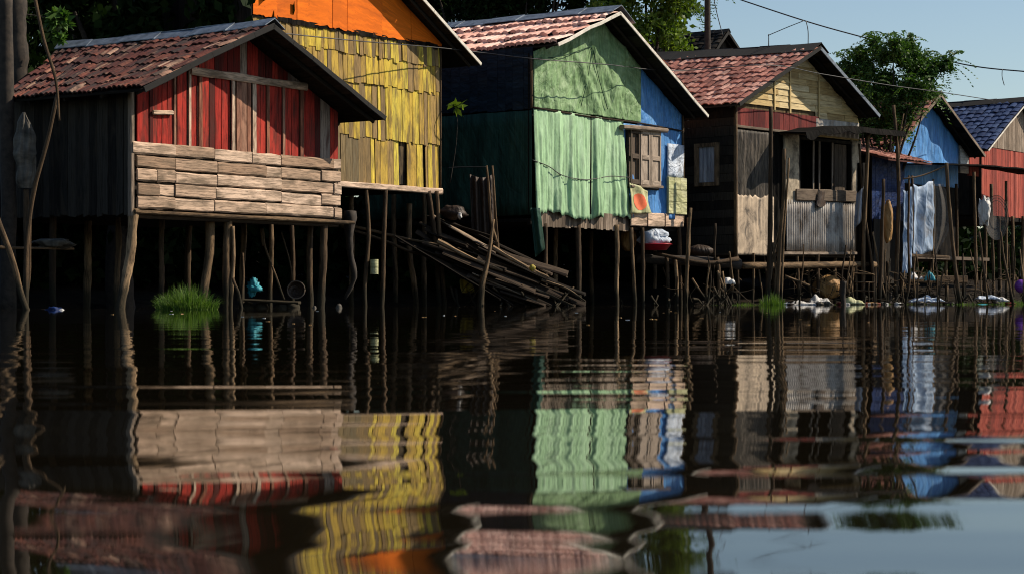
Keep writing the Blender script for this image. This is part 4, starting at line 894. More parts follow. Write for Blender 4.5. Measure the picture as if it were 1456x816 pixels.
# ------------------------------------------------------------------ wires, utility pole, antenna, far roof
def cable(label, pts, r=.012, name='cable', group=None):
    mb = MB(); pole(mb, pts, r, r, .1, n=5, wob=0, k=8); return tag(obj(name, mb, 'wire', smooth=True), label, 'cable', group)
Yp = 58.0
T = thing('utility_pole', (px(1006, 424, Yp).x, Yp, .6), 'slim dark utility pole rising behind the weathered house roof', 'utility pole')
mb = MB(); pole(mb, [(px(1006, 424, Yp).x, Yp, 0), px(1006, 70, Yp), px(1006, -60, Yp)], .11, .085, .2, n=10, wob=.05); obj('pole', mb, 'bark', T, smooth=True)
mb = MB(); plank(mb, px(985, -30, Yp), px(1027, -30, Yp), Z3 * .1, Vector((0, .1, 0)), .3, 2); obj('crossarm', mb, 'dark', T)
cable('long power cable crossing the sky from the top towards the right edge', [px(1040, -4, 58), px(1150, 32, 57), px(1240, 57, 57), px(1370, 92, 57), px(1475, 104, 56)], .02)
cable('thin cable sagging across the fronts of the houses below the roofs', [px(357, 43, 37), px(500, 58, 39.2), px(620, 68, 42.2), px(690, 76, 43.5), px(757, 84, 43.2), px(860, 92, 45), px(960, 101, 48.5), px(1090, 93, 49.5), px(1170, 106, 51.5), px(1260, 121, 53.5), px(1340, 132, 56), px(1412, 143, 60)], .013)
cable('thin guy wire slanting down beside the utility pole', [px(1013, -10, 58), px(1020, 22, 58), px(1028, 52, 58)], .014)
mb = MB(); pole(mb, [px(1425, 99, 56.5), px(1425, 110, 56.5), px(1428, 122, 56.5)], .012, .012, .1, n=5); tag(obj('loose_wire', mb, 'wire', smooth=True), 'short loose wire end dangling from the power cable on the right', 'wire')
A = thing('roof_antenna', F4.W(3, -1.5, 6.9), 'thin bent wire antenna on the ridge of the weathered house', 'antenna')
Ya = 53
for pts in ([px(1093, 66, Ya), px(1093, 49, Ya)], [px(1149, 68, Ya), px(1149, 45, Ya), px(1146, 30, Ya)]): mb = MB(); pole(mb, pts, .014, .012, .2, n=5); obj('mast', mb, 'wire', A, smooth=True)
mb = MB(); pole(mb, [px(1092, 51, Ya), px(1118, 40, Ya), px(1143, 30, Ya)], .012, .012, .2, n=5); obj('rod', mb, 'wire', A, smooth=True)
def farhouse():
    F = Frame(1008, 70, 36); H = thing('far_house', F.o, 'dark roofed house peeping over the ridge of the weathered house beside the utility pole', 'house')
    L, A, R = F.uz(1006, 74), F.uz(1025, 47), F.uz(1046, 76)
    ue = R[0]; mb = MB(); top = lin([L, A, R])
    for i in range(8): vboard(mb, F, ue * i / 8, ue * (i + 1) / 8 - .01, 1.5, lambda u: top(u) - .05, 0, .04, U(.3, 1))
    slab(mb, F, 0, .04, -3, -.05, 1.5, L[1] - .05, .4); slab(mb, F, ue - .04, ue, -3, -.05, 1.5, L[1] - .05, .4); obj('wall', mb, 'dark', H)
    ro = Roof(F, (L[0] - .2, L[1] - .2), A, (R[0] + .2, R[1] - .2), .3, 3, 3); ro.build(H, 'dark', 10, 6, .03, .03, lambda i, j: U(0, 1), 'blacktrim', 'blacktrim', 'blacktrim')
farhouse()
def leanto():
    F = Frame(1240, 55, 40); H = thing('lean_to', F.o, 'low dark blue lean-to shack with small tiled roof between the weathered and blue houses', 'shack')
    u1 = F.u(1286); za, zb = F.uz(1250, 222)[1], .6; mb = MB(); slab(mb, F, 0, u1, -.1, -.06, zb, za, .2); u = 0
    while u < u1: w_ = U(.18, .3); vboard(mb, F, u, u + w_ - .01, zb, za, 0, .03, U(.3, 1)); u += w_
    obj('wall', mb, 'bluedk', H); mb = MB(); slab(mb, F, -.02, u1 + .02, .04, .07, zb, zb + .5 * (za - zb), .8); obj('wall', mb, 'dark', H, label='dark slab on the foot of the wall in place of shade'); mb = MB(); side_planks(mb, F, 0, 2, zb, za, .2, .3); slab(mb, F, u1 - .04, u1, -2, -.1, zb, za, .3); obj('wall', mb, 'dark', H)  # lower slab carries the wall's shade in its dark colour
    mb = MB(); S = lambda s, t: F.W(-.3 + (u1 + .7) * s, .7 - 2.6 * t, za - .15 + .75 * t); nn = (F.N * .28 + Z3).normalized()
    tile_slope(mb, S, nn, 12, 8, .03, .025, lambda i, j: U(0, .8), 3, 2.5); hexa(mb, [S(0, 0) - nn * .01, S(1, 0) - nn * .01, S(1, 0) - nn * .05, S(0, 0) - nn * .05, S(0, 1) - nn * .01, S(1, 1) - nn * .01, S(1, 1) - nn * .05, S(0, 1) - nn * .05], 0); obj('roof', mb, 'tilebrown', H)
    for x in (1244, 1262, 1282): stilt(H, F, x, 372, x, 430, n=.1, r0=.05, r1=.05)
leanto()
for i, (x, Y, hw, n, yt) in enumerate([(1385, 54, 1.0, 420, 424), (1020, 48.2, .8, 260, 428), (1190, 51.5, 1.2, 260, 428), (1300, 54.2, 1.1, 260, 424)]):
    grassclump(['patch of low weeds on the bank below the pale bags at the right', 'patch of low weeds under the log walkway', 'patch of low weeds beside the step ladder', 'patch of low weeds under the brushwood below the awning'][i], x, 436, yt, Y, hw, n, .35, True)
# ------------------------------------------------------------------ poles, boards and clutter
# left edge
freepole('bent bamboo rod at the left edge, upper length hanging against the dark tree', [px(48, -12, 29.5), px(62, 55, 29.4), px(76, 105, 29.3), px(81, 140, 29.3), px(85, 172, 29.3)], .03, .018, 'bamboo_pole', 'bamboo pole', r=.5)
freepole('long leaning bamboo rod crossing behind the bent rod at the left edge', [px(82, 135, 29.6), px(66, 205, 29.6), px(48, 270, 29.6), px(38, 350, 29.6), px(36, 448, 29.6)], .03, .045, 'bamboo_pole', 'bamboo pole', r=.45)
freepole('slanting pole rising from the water to the left edge', [px(-12, 290, 28.5), px(12, 352, 28.5), px(30, 415, 28.5), px(47, 462, 28.5)], .045, .045, 'slanting_pole', 'pole', r=.7)
freepole('thick dark post rising the full height at the left edge', [px(8, -20, 32), px(9, 150, 32), px(11, 320, 32), px(12, 448, 32)], .12, .14, 'post', 'post', r=.1, mm='bark')
freepole('thin straight stake next to the leaning bamboo at the left edge', [px(42, 300, 30), px(41, 380, 30), px(35, 447, 30)], .03, .03, 'stake', 'stake', r=.4)
freepole('old broken tree trunk above the wrapped bundle at the upper left', [px(24, 140, 35), px(25, 95, 35), px(24, 40, 35), px(18, -20, 35)], .22, .19, 'dead_trunk', 'tree trunk', r=.5, mm='bark', wob=.3)
T = thing('wrapped_bundle', px(35, 265, 31), 'pale cloth bundle tied round a post at the left edge', 'bundle')
mb = MB()
def bw(s, t):
    a = s * 2 * math.pi; r = lin([(0, .10), (.1, .15), (.3, .13), (.45, .16), (.7, .14), (.88, .09), (1, .02)])(t) * (1 + .18 * math.sin(a * 3 + t * 4) + .14 * math.sin(a * 8 - t * 6) + .25 * noise.noise(Vector((math.cos(a) * 1.5, math.sin(a) * 1.5, t * 6)))); c = px(36, 268, 31).lerp(px(34, 160, 31), t); return c + Vector((math.cos(a) * r, math.sin(a) * r, 0))
grid(mb, bw, 40, 24, .5, (1, 1)); obj('cloth', mb, 'greycloth', T, smooth=True)
mb = MB(); pole(mb, [px(37, 270, 31), px(38, 350, 31), px(36, 448, 31)], .05, .05, .4); obj('post', mb, 'post', T, smooth=True)
F1s = lambda d, u, z: F1.W(u, -d, z)
T = thing('hanging_shelf', px(88, 285, 33), 'dark red slatted crate in the shade under the roof on the left', 'crate')
for k in range(4):
    mb = MB(); plank(mb, px(60, 257 + 8 * k, 33), px(114, 257 + 8 * k, 33), Z3 * .075, Vector((0, .03, 0)), U(.3, .6), 2); obj('slat', mb, 'maroon', T)
for x in (62, 112): mb = MB(); plank(mb, px(x, 253, 33.04), px(x, 288, 33.04), Vector((.05, 0, 0)), Vector((0, .04, 0)), .3, 2); obj('upright', mb, 'maroon', T)
mb = MB(); pole(mb, [px(-8, 352, 30.5), px(50, 353, 31), px(105, 354, 31.5)], .025, .02, .7); tag(obj('rail_stick', mb, 'post', smooth=True), 'level stick forming a small shelf beside the leaning bamboo', 'stick')
mb = MB(); blob(mb, px(75, 347, 31.3), (.35, .2, .08), 3, .5); tag(obj('rag_heap', mb, 'greycloth', smooth=True), 'limp grey rag lying on the level stick at the left', 'rag')
freepole('upright post behind the level stick at the left', [px(76, 240, 32.5), px(75, 350, 32.5), px(76, 440, 32.5)], .06, .06, 'post', 'post', r=.2)

def bag(name, label, x, y, Y, r, m, seed, cat, amp=.45, fr=1.8, group=None):
    mb = MB(); c = px(x, y, Y); blob(mb, c, r, seed, amp, fr, 20, 13); return tag(obj(name, mb, m, smooth=True), label, cat, group)
def sheet(name, label, x, y, Y, lx, ly, m, seed, cat, group=None, h=.12):
    """a crumpled plastic sheet lying on the ground"""
    c = px(x, y, Y); mb = MB()
    grid(mb, lambda s, t: c + Vector(((s - .5) * lx, (t - .5) * ly, (h * (.6 + .9 * noise.noise(Vector((s * 2 + seed, t * 1.6 + seed, 0)))) * math.sin(math.pi * min(1, max(0, s))) ** .6 * math.sin(math.pi * t) ** .6 + h * .16 * noise.noise(Vector((s * 8, t * 7, seed)))) + .02)), 22, 14, .5, (lx, ly))
    return tag(obj(name, mb, m, smooth=True, solid=.004), label, cat, group)
bag('plastic_bag', 'crumpled blue plastic bag floating at the left below the leaning poles', 78, 444, 28.5, (.15, .10, .06), 'bluedk', 2, 'plastic bag', .9)
sheet('plastic_bag', 'torn white plastic bag floating beside the blue bag on the left', 93, 449, 28, .30, .2, 'whitebag', 4, 'plastic bag', h=.09)
mb = MB(); hexa(mb, [px(0, 452, 28), px(9, 453, 28), px(9, 452, 28.3), px(0, 452, 28.3), px(0, 443, 28), px(9, 444, 28), px(9, 444, 28.3), px(0, 443, 28.3)], .8); tag(obj('foam_block', mb, 'tansack'), 'small tan foam block floating at the far left edge', 'foam block')
sheet('plastic_scrap', 'grey scrap floating between the left poles and the corner stilt', 118, 450, 28.5, .28, .16, 'whitebag', 7, 'scrap', h=.05)
# raft with tools under house 1
T = thing('plank_raft', px(382, 440, 34.5), 'low plank raft floating in the dark under the red house', 'raft')
for k in range(4): mb = MB(); plank(mb, px(340, 426, 34.2 + .25 * k), px(426, 430, 34.4 + .25 * k), Vector((.03, .22, 0)), Z3 * .05, U(.4, .8), 4, .1, .01); obj('deck_board', mb, 'post', T)
for x in (352, 372, 402, 416): mb = MB(); blob(mb, px(x, 437, 34.4), (.13, .16, .10), x, .25, 1.2); obj('float_log', mb, 'post', T, smooth=True)
bag('plastic_bag', 'bright cyan plastic bag on the raft under the red house', 361, 408, 34.4, (.12, .10, .13), 'cyanbag', 9, 'plastic bag', .8)
T = thing('paddle', px(425, 420, 34.4), 'old paddle leaning in the dark behind the raft', 'paddle')
mb = MB(); pole(mb, [px(374, 330, 34.6), px(377, 352, 34.6), px(392, 392, 34.5), px(404, 426, 34.4)], .022, .018, .6, n=6); obj('shaft', mb, 'post', T, smooth=True)
mb = MB(); pole(mb, [px(372, 325, 34.6), px(375, 350, 34.6)], .04, .03, .6, n=7); obj('grip', mb, 'post', T, smooth=True)
T = thing('round_net', px(420, 425, 34.7), 'grey landing net standing on the raft', 'net')
mb = MB(); c = px(421, 412, 34.7); pole(mb, [c + Vector((.16 * math.cos(a), 0, .16 * math.sin(a))) for a in np.linspace(0, 6.283, 13)], .012, .012, .5, n=5, k=2); obj('hoop', mb, 'grey', T, smooth=True)
mb = MB(); grid(mb, lambda s, t: c + Vector((.15 * t * math.cos(s * 6.283), .12 * (1 - t * t), .15 * t * math.sin(s * 6.283))), 16, 5); obj('netting', mb, 'browncloth', T, smooth=True)
mb = MB(); pole(mb, [px(400, 330, 34.8), px(412, 372, 34.8), px(416, 400, 34.8)], .014, .014, .5, n=5); obj('handle', mb, 'post', T, smooth=True)
for i, (x1, y1, x2, y2, Y, s) in enumerate([(345, 360, 343, 432, 33.4, 'short stick leaning against the curved stilt under the red house'), (331, 395, 345, 445, 32.6, 'thin stick slanting into the water right of the grass clump')]):
    freepole(s, [px(x1, y1, Y), px((x1 + x2) / 2 + 2, (y1 + y2) / 2, Y), px(x2, y2, Y)], .025, .03, 'stick', 'stick')
bag('stone', 'pale stone standing in the water right of the red house stilts', 482, 441, 34, (.06, .07, .12), 'greycloth', 5, 'stone', .2); bag('stone', 'small pale stone at the foot of the paired red house stilts', 447, 442, 33.5, (.05, .06, .09), 'greycloth', 8, 'stone', .2)
freepole('dark broken tree root hanging under the edge of the red house', [px(500, 300, 37), px(497, 350, 37), px(502, 395, 37), px(490, 425, 37)], .10, .03, 'tree_root', 'root', r=.3, mm='bark', wob=.4)

# gap between house 2 and house 3: long curved rails, a cloth, and the fallen boards
for i, (pts, s, r) in enumerate([([(480, 318), (520, 326), (570, 338), (640, 352)], 'upper long bent rail running behind the yellow house stilts', .7), ([(486, 322), (545, 342), (590, 360), (640, 366)], 'lower long bent rail sagging behind the yellow house stilts', .55)]):
    freepole(s, [px(x, y, 42.6) for x, y in pts], .035, .03, 'bent_rail', 'rail', r=r)
tag(obj('can', (lambda mb: (pole(mb, [px(532, 390, 40.9), px(532, 369, 40.9)], .09, .09, .5, n=14, wob=.02, k=3), mb)[1])(MB()), 'cream', smooth=False), 'square pale yellow can hanging between the two thin yellow house stilts', 'can')
mb = MB(); grid(mb, lambda s, t: px(668 + 32 * s + 3 * t, 248 + 84 * t + 5 * math.sin(s * 3), 43.6 + .06 * math.sin(s * 19)), 30, 10, .5, (1, 1.5)); tag(obj('hanging_cloth', mb, 'browncloth', smooth=True, solid=.01), 'dark brown cloth hanging on a line beside the shaded green wall', 'cloth')
cable('thin line carrying the brown cloth beside the yellow house', [px(636, 239, 43.6), px(662, 238, 43.6), px(692, 238, 43.5)], .012)
freepole('tall thin upright stick left of the green house, rising past the brown cloth', [px(692, 236, 42.6), px(697, 300, 42.6), px(706, 345, 42.6)], .022, .03, 'stick', 'stick', r=.8)
freepole('second thin upright stick beside the brown cloth', [px(700, 236, 42.8), px(704, 300, 42.8), px(708, 350, 42.9), px(711, 410, 42.9)], .022, .04, 'stick', 'stick', r=.7)
freepole('pale leaning post standing in the water in front of the fallen boards', [px(702, 312, 42), px(695, 365, 42), px(686, 405, 42), px(683, 452, 42)], .025, .085, 'post', 'post', r=.9)
mb = MB(); grid(mb, lambda s, t: px(656 + 18 * s + 2 * math.sin(t * 7), 372 + 44 * t, 43.2 + .1 * math.sin(s * 5)), 12, 8, .5, (.4, .7)); tag(obj('net_sack', mb, 'yellowbag', smooth=True, solid=.02), 'yellow net sack hanging below the fallen boards', 'sack')
for k in range(84):
    t = RN(); lay = k % 4; x0 = 575 + 160 * t + U(-16, 16); y0 = 300 + 76 * t + lay * 14 + U(-12, 12); ln = U(50, 165); x1 = min(x0 + ln, 832); y1 = y0 + (x1 - x0) * U(.28, .66)
    if y1 > 434: f = (434 - y0) / (y1 - y0); x1, y1 = x0 + (x1 - x0) * f, 434
    Y = 43.1 - lay * .22 + U(-.12, .12); mb = MB()
    plank(mb, px(x0, y0, Y), px(x1, y1, Y + U(-.3, .3)), Vector((.05, .20 * U(.6, 1.2), U(-.06, .12))), Z3 * U(.03, .06) + Vector((0, -.01, 0)), U(.0, .5) if RN() < .9 else .9, 6, .12, .02)
    tag(obj('loose_board', mb, 'pile'), 'weathered dark board in the sloping pile of fallen boards between the yellow and green houses', 'board', 'boards of the fallen pile')
for i, (pts, r0, s) in enumerate([([(622, 343), (680, 372), (715, 385)], .05, 'long pale board along the upper edge of the fallen pile'), ([(700, 352), (745, 378), (780, 395)], .05, 'rounded log lying highest on the fallen boards'), ([(760, 410), (800, 428), (828, 441)], .03, 'lowest pale board end sticking out over the water at the foot of the pile'), ([(770, 398), (805, 410), (832, 428)], .03, 'board end jutting furthest right from the fallen pile')]):
    mb = MB(); pole(mb, [px(x, y, 42.35) for x, y in pts], r0, r0 * .7, .95, n=6, wob=.3); tag(obj('loose_log', mb, 'post', smooth=False), s, 'board')
bag('yellow_tin', 'small yellow tin wedged in the fallen boards', 757, 381, 42.1, (.07, .05, .07), 'yellowbag', 4, 'tin', .15)
bag('sack_bundle', 'dark rounded bundle on top of the fallen pile beside the yellow house', 646, 302, 42.9, (.30, .2, .16), 'browncloth', 6, 'bundle', .4)
bag('plastic_scrap', 'white scrap on top of the dark bundle', 654, 307, 42.6, (.05, .05, .08), 'whitebag', 6, 'scrap', .4)
def tangle(label, cx, cy, w_, h, Y, n, name='brush_tangle'):
    mb = MB()
    for _ in range(n):
        a = (cx + U(-w_, w_) / 2, cy + U(-h, h) / 2); b_ = (a[0] + U(-w_, w_) * .4, min(a[1] + U(-.2, .9) * h * .7, cy + h / 2)); m_ = ((a[0] + b_[0]) / 2 + U(-5, 5), (a[1] + b_[1]) / 2 + U(-5, 5)); y = Y + U(-.3, .3)
        pole(mb, [px(*a, y), px(*m_, y), px(*b_, y)], U(.008, .02), .006, U(.2, 1), n=5, k=3)
    return tag(obj('brushwood', mb, 'post', smooth=True), label, 'brushwood', None, 'stuff')
tangle('tangle of thin twigs at the water below the fallen boards', 715, 415, 70, 46, 42.6, 26); tangle('tangle of twigs under the foot of the fallen boards', 775, 428, 60, 20, 42.8, 16)
# torn cloth strip and short posts at the corner of house 3
mb = MB(); grid(mb, lambda s, t: px(754 + 14 * s + 7 * t, 296 + 70 * t - 12 * s * t, 43.7 + .05 * math.sin(s * 8)), 10, 12, .5, (.3, 1)); tag(obj('torn_cloth', mb, 'greendark', smooth=True, solid=.008), 'torn strip of dark green cloth hanging from the corner of the green house', 'cloth')

# bag with a red-orange round print, below the shutter
T = thing('printed_bag', F3.on(909, 304, .2), 'pale green bag with an orange red round print hanging under the shutter', 'bag')
def pb(s, t): p = F3.on(896 + (24 + 6 * (1 - t)) * s, 304 - 44 * t + 12 * s * t, .14); return p + F3.N * (.05 * math.sin(s * math.pi) + .03 * math.sin(s * 9 + t * 4))
mb = MB(); grid(mb, pb, 20, 16, .5, (.8, .8)); obj('bag_body', mb, 'cream', T, smooth=True, solid=.006)
mb = MB(); grid(mb, lambda s, t: Vector(pb(.42 + .30 * t * math.cos(s * 6.283), .42 + .30 * t * math.sin(s * 6.283))) + F3.N * .012, 24, 5, .5); obj('round_print', mb, 'rdot', T, smooth=True)
# shelf under the blue end of house 3
T = thing('red_basin', px(932, 352, 48.3), 'red plastic basin on the walkway under the blue end of the green house', 'basin')
mb = MB(); c = px(932, 356, 48.3)
prof = [(0, .0), (.28, 0), (.40, .14), (.43, .15), (.40, .16), (.37, .14), (.26, .03), (0, .03)]
vs, fs = [], []
for i in range(20):
    for r_, z in prof: vs.append(c + Vector((r_ * math.cos(i * .314159), r_ * math.sin(i * .314159), z)))
for i in range(20):
    for j in range(7): a = i * 8 + j; b_ = ((i + 1) % 20) * 8 + j; fs.append((a, b_, b_ + 1, a + 1))
mb.add(vs, fs, .5, [(0, 0, 0)] * len(vs)); obj('bowl', mb, 'redplastic', T, smooth=True)
bag('laundry_bundle', 'bundle of dark and pale blue cloth piled in the red basin', 930, 340, 48.3, (.36, .3, .22), 'bluepale', 12, 'bundle', .5)
bag('clay_jar', 'brown clay jar beside the red basin', 893, 340, 48.6, (.22, .2, .32), 'tansack', 15, 'jar', .08)
freepole('dark log walkway between the green house and the weathered house', [px(905, 368, 48.6), px(980, 371, 48.8), px(1052, 376, 49.3)], .12, .13, 'walkway_log', 'log', r=.1, mm='bark', wob=.25)
freepole('thinner log lying along the dark log walkway', [px(930, 360, 48.4), px(1000, 374, 48.4), px(1050, 368, 49)], .05, .06, 'walkway_log', 'log', r=.3, wob=.2)
bag('round_basket', 'dark round basket behind the log walkway', 996, 357, 49.6, (.34, .3, .16), 'browncloth', 21, 'basket', .1)
for x in (948, 960, 1020): freepole({948: 'short post under the log walkway, left of its fork', 960: 'short post under the middle of the log walkway', 1020: 'short post under the right end of the log walkway'}[x], [px(x, 366, 48.6), px(x + 2, 400, 48.6), px(x + 1, 446, 48.6)], .05, .05, 'short_post', 'post')
freepole('stick with a forked top standing at the right corner of the green house', [px(982, 296, 47.8), px(978, 350, 47.8), px(974, 445, 47.8)], .04, .05, 'stick', 'stick', r=.75)
freepole('thin stick standing in front of the dark side wall of the weathered house', [px(1017, 318, 48.9), px(1016, 372, 48.9)], .03, .03, 'stick', 'stick', r=.1)
tangle('driftwood tangle at the water under the log walkway', 1008, 418, 90, 46, 48.4, 34)
sheet('plastic_bag', 'white plastic bag caught in the driftwood under the log walkway', 1037, 405, 48.3, .3, .2, 'whitebag', 3, 'plastic bag', h=.25)
for i, (x1, y1, x2, y2, s) in enumerate([(1020, 385, 1040, 436, 'left of two pale sticks leaning together beside the weathered house corner'), (1027, 386, 1036, 440, 'right of two pale sticks leaning together beside the weathered house corner'), (984, 396, 1012, 440, 'thin slanting stick in the driftwood under the log walkway')]):
    freepole(s, [px(x1, y1, 48.2), px(x2, y2, 48.2)], .03, .03, 'stick', 'stick', r=.9)

# poles standing before house 4
for pts, r0, r1, s, r in [([(1096, 152), (1096, 250), (1094, 340), (1091, 440)], .05, .07, 'tall dark pole standing before the stained wall of the weathered house', .25), ([(1116, 212), (1114, 280), (1108, 350), (1104, 440)], .045, .06, 'tall knotted pole left of the corrugated sheet', .55),
                          ([(1121, 225), (1117, 300), (1112, 380), (1110, 440)], .025, .035, 'thin pole crossing close to the knotted pole', .8), ([(1108, 330), (1098, 380), (1086, 442)], .03, .04, 'leaning stick at the foot of the tall dark pole', .85), ([(1099, 345), (1103, 395), (1096, 442)], .03, .035, 'crooked stick between the tall pole and the knotted pole', .6),
                          ([(1234, 188), (1231, 280), (1228, 350), (1226, 436)], .05, .06, 'straight pole at the right end of the dark awning', .7), ([(1222, 205), (1229, 300), (1238, 372), (1246, 440)], .03, .04, 'thin pole slanting away to the right below the awning end', .5),
                          ([(1256, 255), (1254, 330), (1250, 436)], .045, .06, 'dark pole next to the tan hanging sack', .3), ([(1272, 150), (1276, 220), (1277, 330), (1274, 436)], .045, .06, 'tall pole in front of the blue lean-to', .6),
                          ([(1269, 150), (1275, 190), (1279, 225)], .02, .03, 'slim forked branch left of the tall lean-to pole', .8), ([(1285, 162), (1279, 195), (1277, 225)], .018, .025, 'slim forked branch right of the tall lean-to pole', .8),
                          ([(1240, 330), (1250, 390), (1262, 438)], .025, .03, 'pale leaning stick between the awning pole and the lean-to', .95), ([(1266, 368), (1262, 400), (1256, 438)], .025, .03, 'stick leaning left against the tall lean-to pole', .9),
                          ([(1345, 232), (1350, 300), (1357, 365), (1365, 432)], .05, .06, 'long pole leaning out in front of the black awning', .6), ([(1292, 250), (1291, 330), (1292, 400), (1288, 434)], .03, .035, 'thin pole at the left end of the black awning', .5),
                          ([(1284, 255), (1312, 250), (1345, 236)], .022, .02, 'thin level stick laid along the left front of the black awning', .9), ([(1424, 330), (1430, 380), (1440, 432)], .03, .04, 'thin pole leaning below the far right dome net', .5), ([(1392, 330), (1398, 380), (1404, 430)], .03, .03, 'thin stick under the far right house', .6)]:
    Y = 49.3 if pts[0][0] < 1130 else (53.2 if pts[0][0] < 1260 else 54.2)
    freepole(s, [px(x, y, Y) for x, y in pts], r0, r1, 'pole', 'pole', r=r, bend=.05)
mb = MB(); grid(mb, lambda s, t: px(1219 + 14 * s + 12 * t * s, 232 + 190 * t, 53.4 + .12 * math.sin(s * 9 + t * 2)), 16, 14, .5, (.8, 3)); tag(obj('hanging_sheet', mb, 'blacktarp', smooth=True, solid=.01), 'long black sheet hanging from the right end of the awning', 'sheet')
mb = MB(); grid(mb, lambda s, t: px(1218 + 10 * s - 4 * t, 276 + 50 * t - 10 * s, 53.2 + .08 * math.sin(s * 7)), 10, 8, .5, (.5, 1)); tag(obj('grey_rag', mb, 'curtain', smooth=True, solid=.008), 'grey rag hanging at the right edge of the corrugated sheet', 'rag')
bag('tan_sack', 'long tan sack hanging between two poles before the blue lean-to', 1263, 315, 53.6, (.15, .14, .60), 'tansack', 31, 'sack', .25, 1.2)
T = thing('step_ladder', px(1228, 412, 52.6), 'small wooden step ladder at the right end of the walkway beam', 'ladder')
for x in (1217, 1241): mb = MB(); plank(mb, px(x, 378, 52.6), px(x + 2, 436, 52.5), Vector((.06, 0, 0)), Vector((0, .05, 0)), .6, 3); obj('ladder_rail', mb, 'post', T)
for y in (389, 401, 413): mb = MB(); plank(mb, px(1215, y, 52.55), px(1243, y + 1, 52.55), Z3 * .04, Vector((0, .09, 0)), .8, 2); obj('rung', mb, 'post', T)
bag('round_basket', 'large brown wicker basket lying under the weathered house', 1176, 408, 53, (.42, .35, .34), 'tansack', 41, 'basket', .12)
tangle('tangle of sticks under the weathered house', 1165, 405, 110, 50, 52.6, 40); tangle('heap of brushwood under the black awning', 1320, 405, 70, 46, 55.6, 44); tangle('loose sticks at the foot of the lean-to', 1262, 412, 50, 50, 54, 30); tangle('sticks and stems under the far right house', 1415, 405, 80, 50, 58, 40)
freepole('short pale stick lying aslant above the bank under the weathered house', [px(1117, 393, 50.4), px(1152, 406, 50.4)], .035, .03, 'stick', 'stick', r=.8)
freepole('crooked dark stump standing in the water before the weathered house', [px(1200, 400, 50.5), px(1198, 420, 50.5), px(1203, 452, 50.3)], .09, .05, 'stump', 'stump', r=.3, mm='bark', wob=.4)
for x, y, Y, lx, ly, m, sd, s, h in [(1142, 434, 50.6, .75, .5, 'whitebag', 1, 'flat white plastic sheet at the water edge before the weathered house', .14), (1165, 431, 50.9, .55, .4, 'whitebag', 5, 'rounded white plastic bag beside the flat white sheet', .22), (1212, 433, 51.5, .6, .4, 'cream', 8, 'crumpled cream bag under the step ladder', .22),
                                     (1240, 434, 52.5, .5, .4, 'redfar', 9, 'faded red scrap at the foot of the poles before the lean-to', .1), (1311, 430, 54, .75, .4, 'bluepale', 11, 'pale blue plastic sheet on the mud below the black awning', .18), (1331, 429, 54.2, .45, .3, 'bluepale', 14, 'small pale blue bag at the right of the blue plastic sheet', .15),
                                     (1405, 426, 55, .7, .4, 'bluepale', 17, 'long blue grey plastic bag on the bank at the right', .16), (1424, 429, 55, .4, .3, 'whitebag', 19, 'white plastic bag on the bank near the right edge', .2), (1395, 435, 53.5, .6, .3, 'cyanbag', 23, 'thin turquoise plastic strip at the water edge on the right', .06),
                                     (1302, 398, 55.4, .4, .3, 'whitebag', 27, 'white bag caught in the brushwood under the black awning', .3), (1322, 400, 55.3, .3, .25, 'cyanbag', 29, 'pale cyan rag in the brushwood under the black awning', .25), (1256, 436, 52.4, .5, .3, 'tansack', 33, 'torn tan sacking lying at the foot of the lean-to poles', .1)]:
    sheet('plastic_bag' if 'bag' in s else 'plastic_sheet', s, x, y, Y, lx, ly, m, sd, 'plastic litter', None, h)
T = thing('purple_ball', px(1451, 405, 57), 'purple plastic float at the right edge under the red house', 'float'); mb = MB(); blob(mb, px(1452, 407, 57), (.2, .2, .2), 1, .04); obj('ball', mb, 'purple', T, smooth=True); mb = MB(); pole(mb, [px(1451, 394, 57), px(1450, 385, 57), px(1452, 376, 57)], .015, .012, .3, n=5); obj('dark_line', mb, 'wire', T, smooth=True)
# sheets hanging below the black awning
for x0, x1, y0, y1, m, s, nn_ in [(1298, 1326, 262, 361, 'bluemid', 'pale blue white plastic sheet hanging below the black awning', 1.5), (1283, 1296, 270, 385, 'bluemid', 'narrow pale blue strip of sheet hanging at the left end of the black awning', 1.62)]:
    mb = MB(); grid(mb, lambda s_, t: F5.on(x0 + (x1 - x0) * s_, y0 + (y1 - y0) * t + 4 * math.sin(s_ * 5), nn_) + F5.N * (.04 * math.sin(s_ * 13 + t * 3) + .05 * noise.noise(Vector((s_ * 4, t * 6, x0)))), 24, 24, .5, (.8, 2)); tag(obj('hanging_sheet', mb, m, smooth=True, solid=.006), s, 'plastic sheet')
m, t_, n_, b_ = newmat('thin_net'); b_.inputs['Base Color'].default_value = (.20, .18, .16, 1); b_.inputs['Alpha'].default_value = .38; b_.inputs['Roughness'].default_value = .6; M['net'] = m
mb = MB(); grid(mb, lambda s, t: px(1328 + 25 * s * math.sin(math.pi * min(1, t * .8 + .18)), 262 + 104 * t, 56.3 + .12 * math.sin(s * 11)), 20, 16, .5, (.8, 2)); tag(obj('fishing_net', mb, 'net', smooth=True), 'thin grey fishing net hanging beside the pale sheet under the black awning', 'net')
for i, (cx, cy, rx, ry, Y, s) in enumerate([(1417, 310, 17, 32, 58, 'round wire fish trap hung before the far red wall')]):
    T = thing('fish_trap', px(cx, cy + ry, Y), s, 'fish trap'); mb = MB()
    for k in range(3): rr = 1 - .12 * k; pole(mb, [px(cx + rx * rr * math.cos(a), cy + ry * rr * math.sin(a), Y + .2 * k) for a in np.linspace(0, 6.283, 15)], .009, .009, .3, n=5, k=2, wob=0)
    obj('hoop', mb, 'grey', T, smooth=True); mb = MB(); grid(mb, lambda s_, t: px(cx + rx * t * math.cos(s_ * 6.283), cy + ry * t * math.sin(s_ * 6.283), Y + .3 * (1 - t)), 24, 6); obj('netting', mb, 'net', T, smooth=True)
